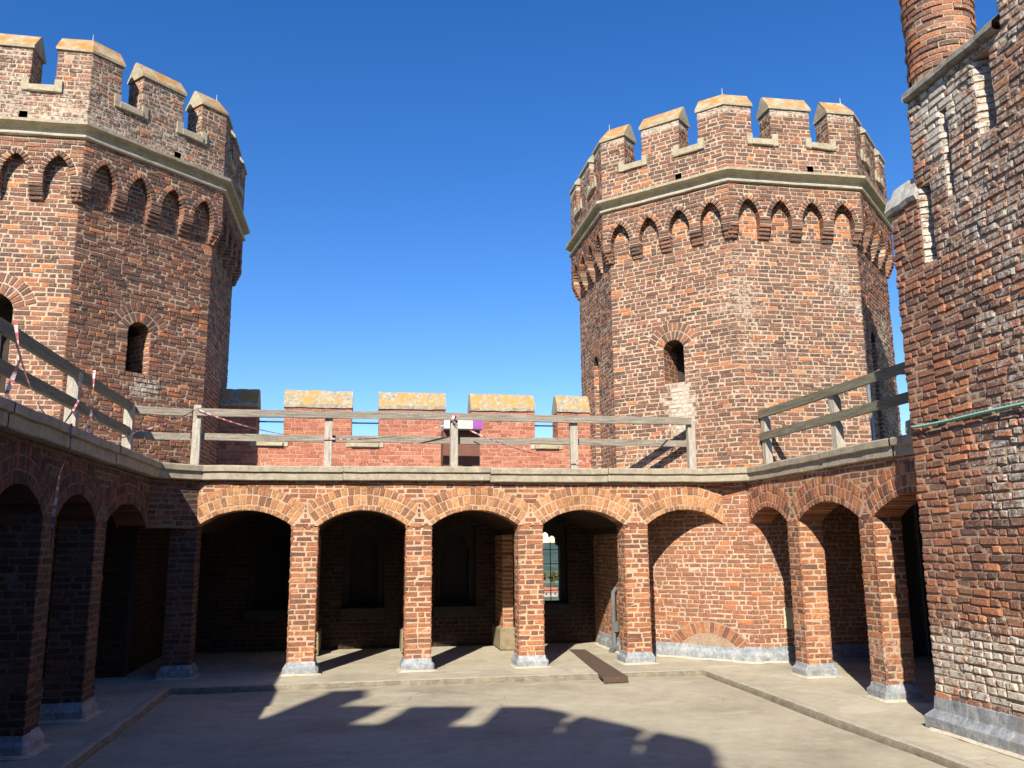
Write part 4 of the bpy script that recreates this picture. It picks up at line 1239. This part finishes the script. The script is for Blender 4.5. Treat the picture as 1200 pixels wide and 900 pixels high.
# ------------------------------------------------------------------ barrier tape
def ribbon(name, pts, label, w=0.02, sag=0.0, twist=0.0, group="barrier tape on the railings"):
    pts = [Vector(p) for p in pts]
    P = []
    for a, b in zip(pts[:-1], pts[1:]):
        n = max(6, int((b - a).length / 0.03))
        for i in range(n):
            t = i / n; q = a.lerp(b, t); q.z -= sag * 4 * t * (1 - t) * (b - a).length
            P.append(q)
    P.append(pts[-1])
    G = []; rn = []; s = 0.0
    for i, p in enumerate(P):
        d = (P[min(i + 1, len(P) - 1)] - P[max(i - 1, 0)]).normalized()
        if i: s += (P[i] - P[i - 1]).length
        a = d.cross(Vector((0, 1, 0.2)))
        if a.length < 0.1: a = d.cross(Vector((1, 0, 0)))
        a.normalize(); b = d.cross(a)
        t = twist * s
        v = a * math.cos(t) + b * math.sin(t)
        G.append([tuple(p - v * w / 2), tuple(p + v * w / 2)]); rn.append(s * 10.0)
    mb = MB(); mb.grid(G, 0, rnd=np.array(rn[:-1]))
    o = mb.build(name, [TAPE])
    return tag(o, label, "barrier tape", group)
fy = 11.70
ribbon("barrier_tape", [(-2.20, fy, 1.79), (-0.50, fy + .05, 1.43)], "red and white tape sagging from the tall left post to the next post", sag=0.05, twist=1.0)
ribbon("barrier_tape", [(-0.50, fy + .05, 1.43), (1.1, fy, 1.64)], "red and white tape rising from the second post to the white board", sag=0.05, twist=1.3)
ribbon("barrier_tape", [(1.21, fy, 1.79), (1.17, fy - 0.0, 1.70), (1.25, fy, 1.62)], "red and white tape knotted round the top of the middle post", w=0.035, twist=6)
ribbon("barrier_tape", [(1.42, fy, 1.56), (2.92, fy + .02, 1.15)], "red and white tape dropping from the board to the foot of the fourth post", sag=0.045, twist=1.2)
ribbon("barrier_tape", [(2.92, fy, 1.15), (4.1, fy + .05, 1.42), (4.35, fy, 1.72)], "red and white tape rising from the fourth post to the central rail's right end", sag=0.06, twist=1.3)
ribbon("barrier_tape", [(-2.86, 11.4, 1.45), (-2.22, fy, 1.78)], "red and white tape between the canted corner rail and the tall left post", sag=0.05, twist=1.2)
ribbon("barrier_tape", [(-2.83, 8.95, 1.66), (-2.8, 9.3, 1.40), (-2.86, 11.4, 1.45)], "red and white tape draped along the left railing's lower rail", sag=0.08, twist=1.8)
ribbon("barrier_tape", [(-2.82, 9.40, 1.83), (-2.79, 9.34, 1.5), (-2.83, 9.42, 1.25), (-2.78, 9.30, 1.02)], "red and white tape wound down the middle post of the left railing", w=0.028, twist=5)
ribbon("barrier_tape", [(-2.80, 7.25, 1.80), (-2.76, 7.32, 1.5), (-2.79, 7.2, 1.2), (-2.74, 7.35, 1.05)], "tangled red and white tape hanging on the nearest left post", w=0.032, twist=5)
ribbon("barrier_tape", [(-2.79, 7.3, 1.62), (-2.76, 7.7, 1.25), (-2.78, 8.4, 1.08), (-2.82, 9.0, 1.45)], "red and white tape looping between the two nearer left posts", sag=0.04, twist=2)
ribbon("barrier_tape", [(-2.46, 7.72, 1.04), (-2.455, 7.72, 0.84), (-2.53, 7.75, 0.6), (-2.54, 7.72, 0.2), (-2.53, 7.70, -0.05)], "loose end of red and white tape hanging down in front of the shaded left arcade", w=0.022, twist=4)

# ------------------------------------------------------------------ lectern with information board on the wall walk
ib = thing("information_lectern", "brown lectern with a white and purple board behind the central railing", "lectern", (1.38, 12.6, DECK))
mb = MB(); mb.box((1.39, 12.68, 1.31), (0.27, 0.20, 0.345), 0, bev=0.01)
mb.build("cabinet", [CABIN], ib)
mb = MB()
ax = (A3((1, 0, 0)), A3((0, 1, 0)), A3((0, 0, 1)))
mb.box((1.40, 12.60, 1.735), (0.285, 0.27, 0.075), 0, ax=ax, bev=0.006)
bd = mb.build("board", [plain("board_grey", (0.33, 0.31, 0.30), 0.5)], ib)
ctr = A3((1.40, 12.60, 1.735)) - ax[1] * 0.2725
def face(mb, x0, x1, z0, z1, k):
    mb.quads([[ctr + ax[0] * x + ax[2] * z - ax[1] * k for x, z in ((x0, z0), (x1, z0), (x1, z1), (x0, z1))]])
mb = MB(); face(mb, -0.28, 0.135, -0.064, 0.064, 0.002); mb.build("white_panel", [plain("white_panel", (0.80, 0.79, 0.76), 0.4, 0, 0.05)], ib)
mb = MB(); face(mb, -0.06, 0.09, -0.035, 0.03, 0.005); mb.build("yellow_print", [plain("pale_yellow_print", (0.72, 0.68, 0.36), 0.5)], ib)
mb = MB(); face(mb, 0.135, 0.28, -0.064, 0.064, 0.002); mb.build("purple_panel", [plain("purple_panel", (0.30, 0.07, 0.36), 0.4)], ib)

# ------------------------------------------------------------------ small things
mb = MB()
c4 = [(2.90, 10.50), (3.21, 10.50), (3.39, 13.28), (3.16, 13.36)]
G = [[(c4[0][0], c4[0][1], FLOOR + 0.012), (c4[1][0], c4[1][1], FLOOR + 0.012)], [(c4[3][0], c4[3][1], FLOOR + 0.012), (c4[2][0], c4[2][1], FLOOR + 0.012)]]
mb.grid(G, 0)
mb.quads([[(c4[0][0], 10.50, FLOOR - 0.05), (c4[1][0], 10.50, FLOOR - 0.05), (c4[1][0], 10.50, FLOOR + 0.012), (c4[0][0], 10.50, FLOOR + 0.012)],
          [(c4[0][0], 10.50, FLOOR - 0.02), (c4[0][0], 10.50, FLOOR + 0.012), (c4[3][0], c4[3][1], FLOOR + 0.012), (c4[3][0], c4[3][1], FLOOR - 0.02)],
          [(c4[1][0], 10.50, FLOOR - 0.02), (c4[2][0], c4[2][1], FLOOR - 0.02), (c4[2][0], c4[2][1], FLOOR + 0.012), (c4[1][0], 10.50, FLOOR + 0.012)]])
for k in range(7):
    x = c4[0][0] + 0.025 + k * 0.043; mb.box((x, 10.494, FLOOR - 0.03), (0.008, 0.006, 0.03), 1)
tag(mb.build("drain_cover", [DRAIN, DRAIN]), "long brown metal drain cover lying on the floor between two piers", "drain cover")

PIPE = stone_mat('dull_lead_pipe', (0.15, 0.155, 0.16), (0.085, 0.088, 0.09))
dp = thing("downpipe", "short grey lead downpipe at the tower's foot, seen through an arch", "downpipe", (3.76, 12.95, FLOOR))
mb = MB(); mb.tube([(3.82, 12.95, -0.66), (3.765, 12.95, -0.72), (3.76, 12.95, -1.50)], 0.034, 10)
mb.build("pipe", [PIPE], dp)
mb = MB(); mb.tube([(3.79, 12.93, -1.30), (3.79, 12.92, -1.16)], 0.048, 8); mb.build("collar", [PIPE], dp)
mb = MB(); mb.tube([(3.76, 12.95, -1.50), (3.75, 12.93, -1.555), (3.68, 12.86, -1.575)], [0.038, 0.042, 0.045], 10)
mb.build("shoe", [PIPE], dp)

mb = MB()
pts = [(5.16, 7.2, 1.015), (4.93, 7.06, 1.03)] + [(4.925, 7.0 - 0.2 * i, 1.02 - 0.003 * math.sin(i) - 0.002 * i + 0.0012 * i * i * 0.3) for i in range(13)]
mb.tube(pts, 0.014, 6)
tag(mb.build("rope", [plain("turquoise_rope", (0.16, 0.40, 0.34), 0.8, 0, 0.3, 60)]), "turquoise rope stretched across the right brick stack", "rope")
mb = MB(); mb.box((5.13, 7.22, 1.06), (0.10, 0.10, 0.07), 0, bev=0.02, jit=0.006)
tag(mb.build("stone_block", [STONE]), "rough grey stone block at the end of the right ledge", "stone")

mb = MB()
mb.tube([(6.62, 10.3, DECK), (6.60, 10.3, 2.05), (6.62, 10.26, 2.18), (6.70, 10.18, 2.22), (7.4, 9.3, 2.02)], 0.028, 8)
tag(mb.build("handrail", [plain("galvanised_steel", (0.34, 0.35, 0.36), 0.45, 0.6)]), "grey steel tube handrail behind the right wooden railing", "handrail")

# ------------------------------------------------------------------ outer left wall, rear chimney and an added rear wall (out of the frame, they shade the court)
op = thing("crenellated_parapet", "plain brick parapet on the outer left side, between the left towers", "parapet", (-5.6, 5, DECK))
mb = MB(); mb.box((-5.6, 4.8, 1.1), (0.2, 6.7, 0.6), 0)
mb.build("wall", [PARB], op)
for k in range(8):
    mb = MB(); mb.box((-5.6, -1.0 + k * 1.53, 2.12), (0.2, 0.54, 0.42), 0); mb.build("merlon", [PARB], op)
rw = thing("sky_blocking_wall", "added unseen brick wall behind the viewer, raised to cut sky light", "wall", (3.3, -1.4, FLOOR))
mb = MB(); mb.box((3.3, -1.4, 0.45), (5.6, 0.2, 2.1), 0); mb.build("wall", [SHADEB], rw)  # added out of view, raised and dark to cut sky light and bounce
ch = thing("chimney_stack", "slender brick chimney beside the rear tower behind the viewer", "chimney stack", (-5.13, -1.62, DECK))
mb = MB(); mb.box((-5.13, -1.62, 4.1), (0.19, 0.22, 3.15), 0, bev=0.01); mb.build("shaft", [TOWER], ch)
mb = MB(); mb.box((-5.13, -1.62, 7.28), (0.22, 0.25, 0.04), 0, bev=0.01); mb.build("cap", [SILL], ch)

# ------------------------------------------------------------------ land beyond the castle, seen through the open window
mb = MB()
gx = np.linspace(-2600, 3400, 90); rows = []
for t, y in ((0, 1150), (0.35, 1260), (0.8, 1420), (1.0, 1550), (0.9, 1800), (0.0, 2600)):
    rows.append([(x, y + 60 * math.sin(x * 0.004), -36.5 + t * (37 + 5 * math.sin(x * 0.006 + 1) + 4 * math.sin(x * 0.021) + rng.normal(0, 0.5))) for x in gx])
mb.grid(rows, 0, sm=True)
def wood_mat():
    m, nt, b = new_mat("wooded_hill")
    n1 = noise(nt, 0.022, 6, 0.8)
    c = ramp(nt, n1, [(0.35, (0.014, 0.034, 0.026)), (0.5, (0.04, 0.075, 0.05)), (0.66, (0.10, 0.14, 0.085))])  # distance haze put into the colour as a slight blue-green tint
    nt.links.new(c, b.inputs['Base Color']); b.inputs['Roughness'].default_value = 1
    bump(nt, b, n1, 1.0, 8.0)
    return m
tag(mb.build("hills", wood_mat()), kind='structure')

LEAF = plain("leaves", (0.055, 0.085, 0.025), 0.9, 0, 0.5, 0.35)
LEAF2 = plain("olive_leaves", (0.10, 0.10, 0.035), 0.9, 0, 0.5, 0.35)
BARK = plain("bark", (0.06, 0.045, 0.03), 0.95)
def tree(x, y, h, leaf, label):
    t = thing("broadleaf_tree", label, "tree", (x, y, -36), "trees beyond the castle")
    mb = MB(); mb.tube([(x, y, -36.2), (x, y, -36 + h * 0.35), (x + 0.3, y, -36 + h * 0.7)], [h * 0.035, h * 0.025, h * 0.01], 7)
    for k in range(5):
        a = k * 1.3; mb.tube([(x, y, -36 + h * (0.3 + 0.06 * k)), (x + math.cos(a) * h * 0.22, y + math.sin(a) * h * 0.22, -36 + h * (0.5 + 0.07 * k))], [h * 0.014, h * 0.005], 5)
    mb.build("trunk", [BARK], t)
    mb = MB(); P = []
    for _ in range(1100):
        v = rng.normal(0, 1, 3); v /= np.linalg.norm(v); r = rng.uniform(0.55, 1.0) * (0.8 + 0.25 * math.sin(v[0] * 5 + x) * math.cos(v[2] * 4 + y))
        c = A3((x, y, -36 + h * 0.63)) + v * r * A3((h * 0.40, h * 0.40, h * 0.40))
        a = rng.normal(0, 1, 3); a /= np.linalg.norm(a); b = np.cross(a, rng.normal(0, 1, 3)); b /= np.linalg.norm(b)
        s = h * rng.uniform(0.02, 0.045)
        P.append([c - a * s - b * s, c + a * s - b * s, c + a * s + b * s, c - a * s + b * s])
    mb.quads(P); mb.build("crown", [leaf], t)
for i, (x, y, h, lf, lb) in enumerate(((150, 735, 15, LEAF2, "olive rounded tree in the open window, left of the red roofs"), (163, 742, 13.5, LEAF2, "olive rounded tree in the open window, behind the red roofs"), (178, 740, 15.5, LEAF2, "tall olive tree right of the red roofs beyond the window"),
                                     (138, 728, 14, LEAF, "dark green tree at the left edge of the view through the window"), (157, 640, 7, LEAF, "small dark tree in front of the far houses"), (196, 745, 14, LEAF, "dark green tree furthest right beyond the castle"), (120, 760, 16, LEAF, "dark green tree furthest left beyond the castle"))):
    tree(x, y, h, lf, lb)
HW_ = plain("house_render", (0.34, 0.31, 0.27), 0.9); RF = plain("red_roof_tiles", (0.32, 0.115, 0.075), 0.9, 0, 0.2, 2); GL = plain("dark_window_glass", (0.03, 0.035, 0.04), 0.2)
def house(x, y, w, d, hh, label):
    t = thing("house", label, "house", (x, y, -36), "houses beyond the castle")
    mb = MB(); mb.box((x, y, -36 + hh / 2), (w / 2, d / 2, hh / 2), 0)
    mb.quads([[(x + s * w / 2, y - d / 2, -36 + hh), (x + s * w / 2, y + d / 2, -36 + hh), (x + s * w / 2, y, -36 + hh + 2.9), (x + s * w / 2, y, -36 + hh + 2.9)] for s in (-1, 1)])
    mb.build("wall", [HW_], t)
    mb = MB()
    for s in (-1, 1):
        mb.quads([[(x - w / 2 - .3, y + s * (d / 2 + .4), -36 + hh - .3), (x + w / 2 + .3, y + s * (d / 2 + .4), -36 + hh - .3), (x + w / 2 + .3, y, -36 + hh + 3.0), (x - w / 2 - .3, y, -36 + hh + 3.0)]])
    r = mb.build("roof", [RF], t)
    mb = MB(); mb.box((x - w * 0.3, y, -36 + hh + 3.0), (0.4, 0.4, 1.0), 0); mb.build("chimney", [RF], r)
    for k in range(3):
        mb = MB(); mb.box((x - w * 0.32 + k * w * 0.32, y - d / 2 - 0.03, -36 + hh * 0.6), (0.55, 0.04, 0.6), 0); mb.build("window", [GL], t)
house(142, 600, 11, 7, 3.4, "pale house with a red tiled roof, left of the pair in the open window")
house(130, 606, 10, 7, 3.2, "pale house with a red roof at the left edge of the window view")
house(156, 618, 9, 7, 3.6, "pale red roofed house on the right beyond the open window")
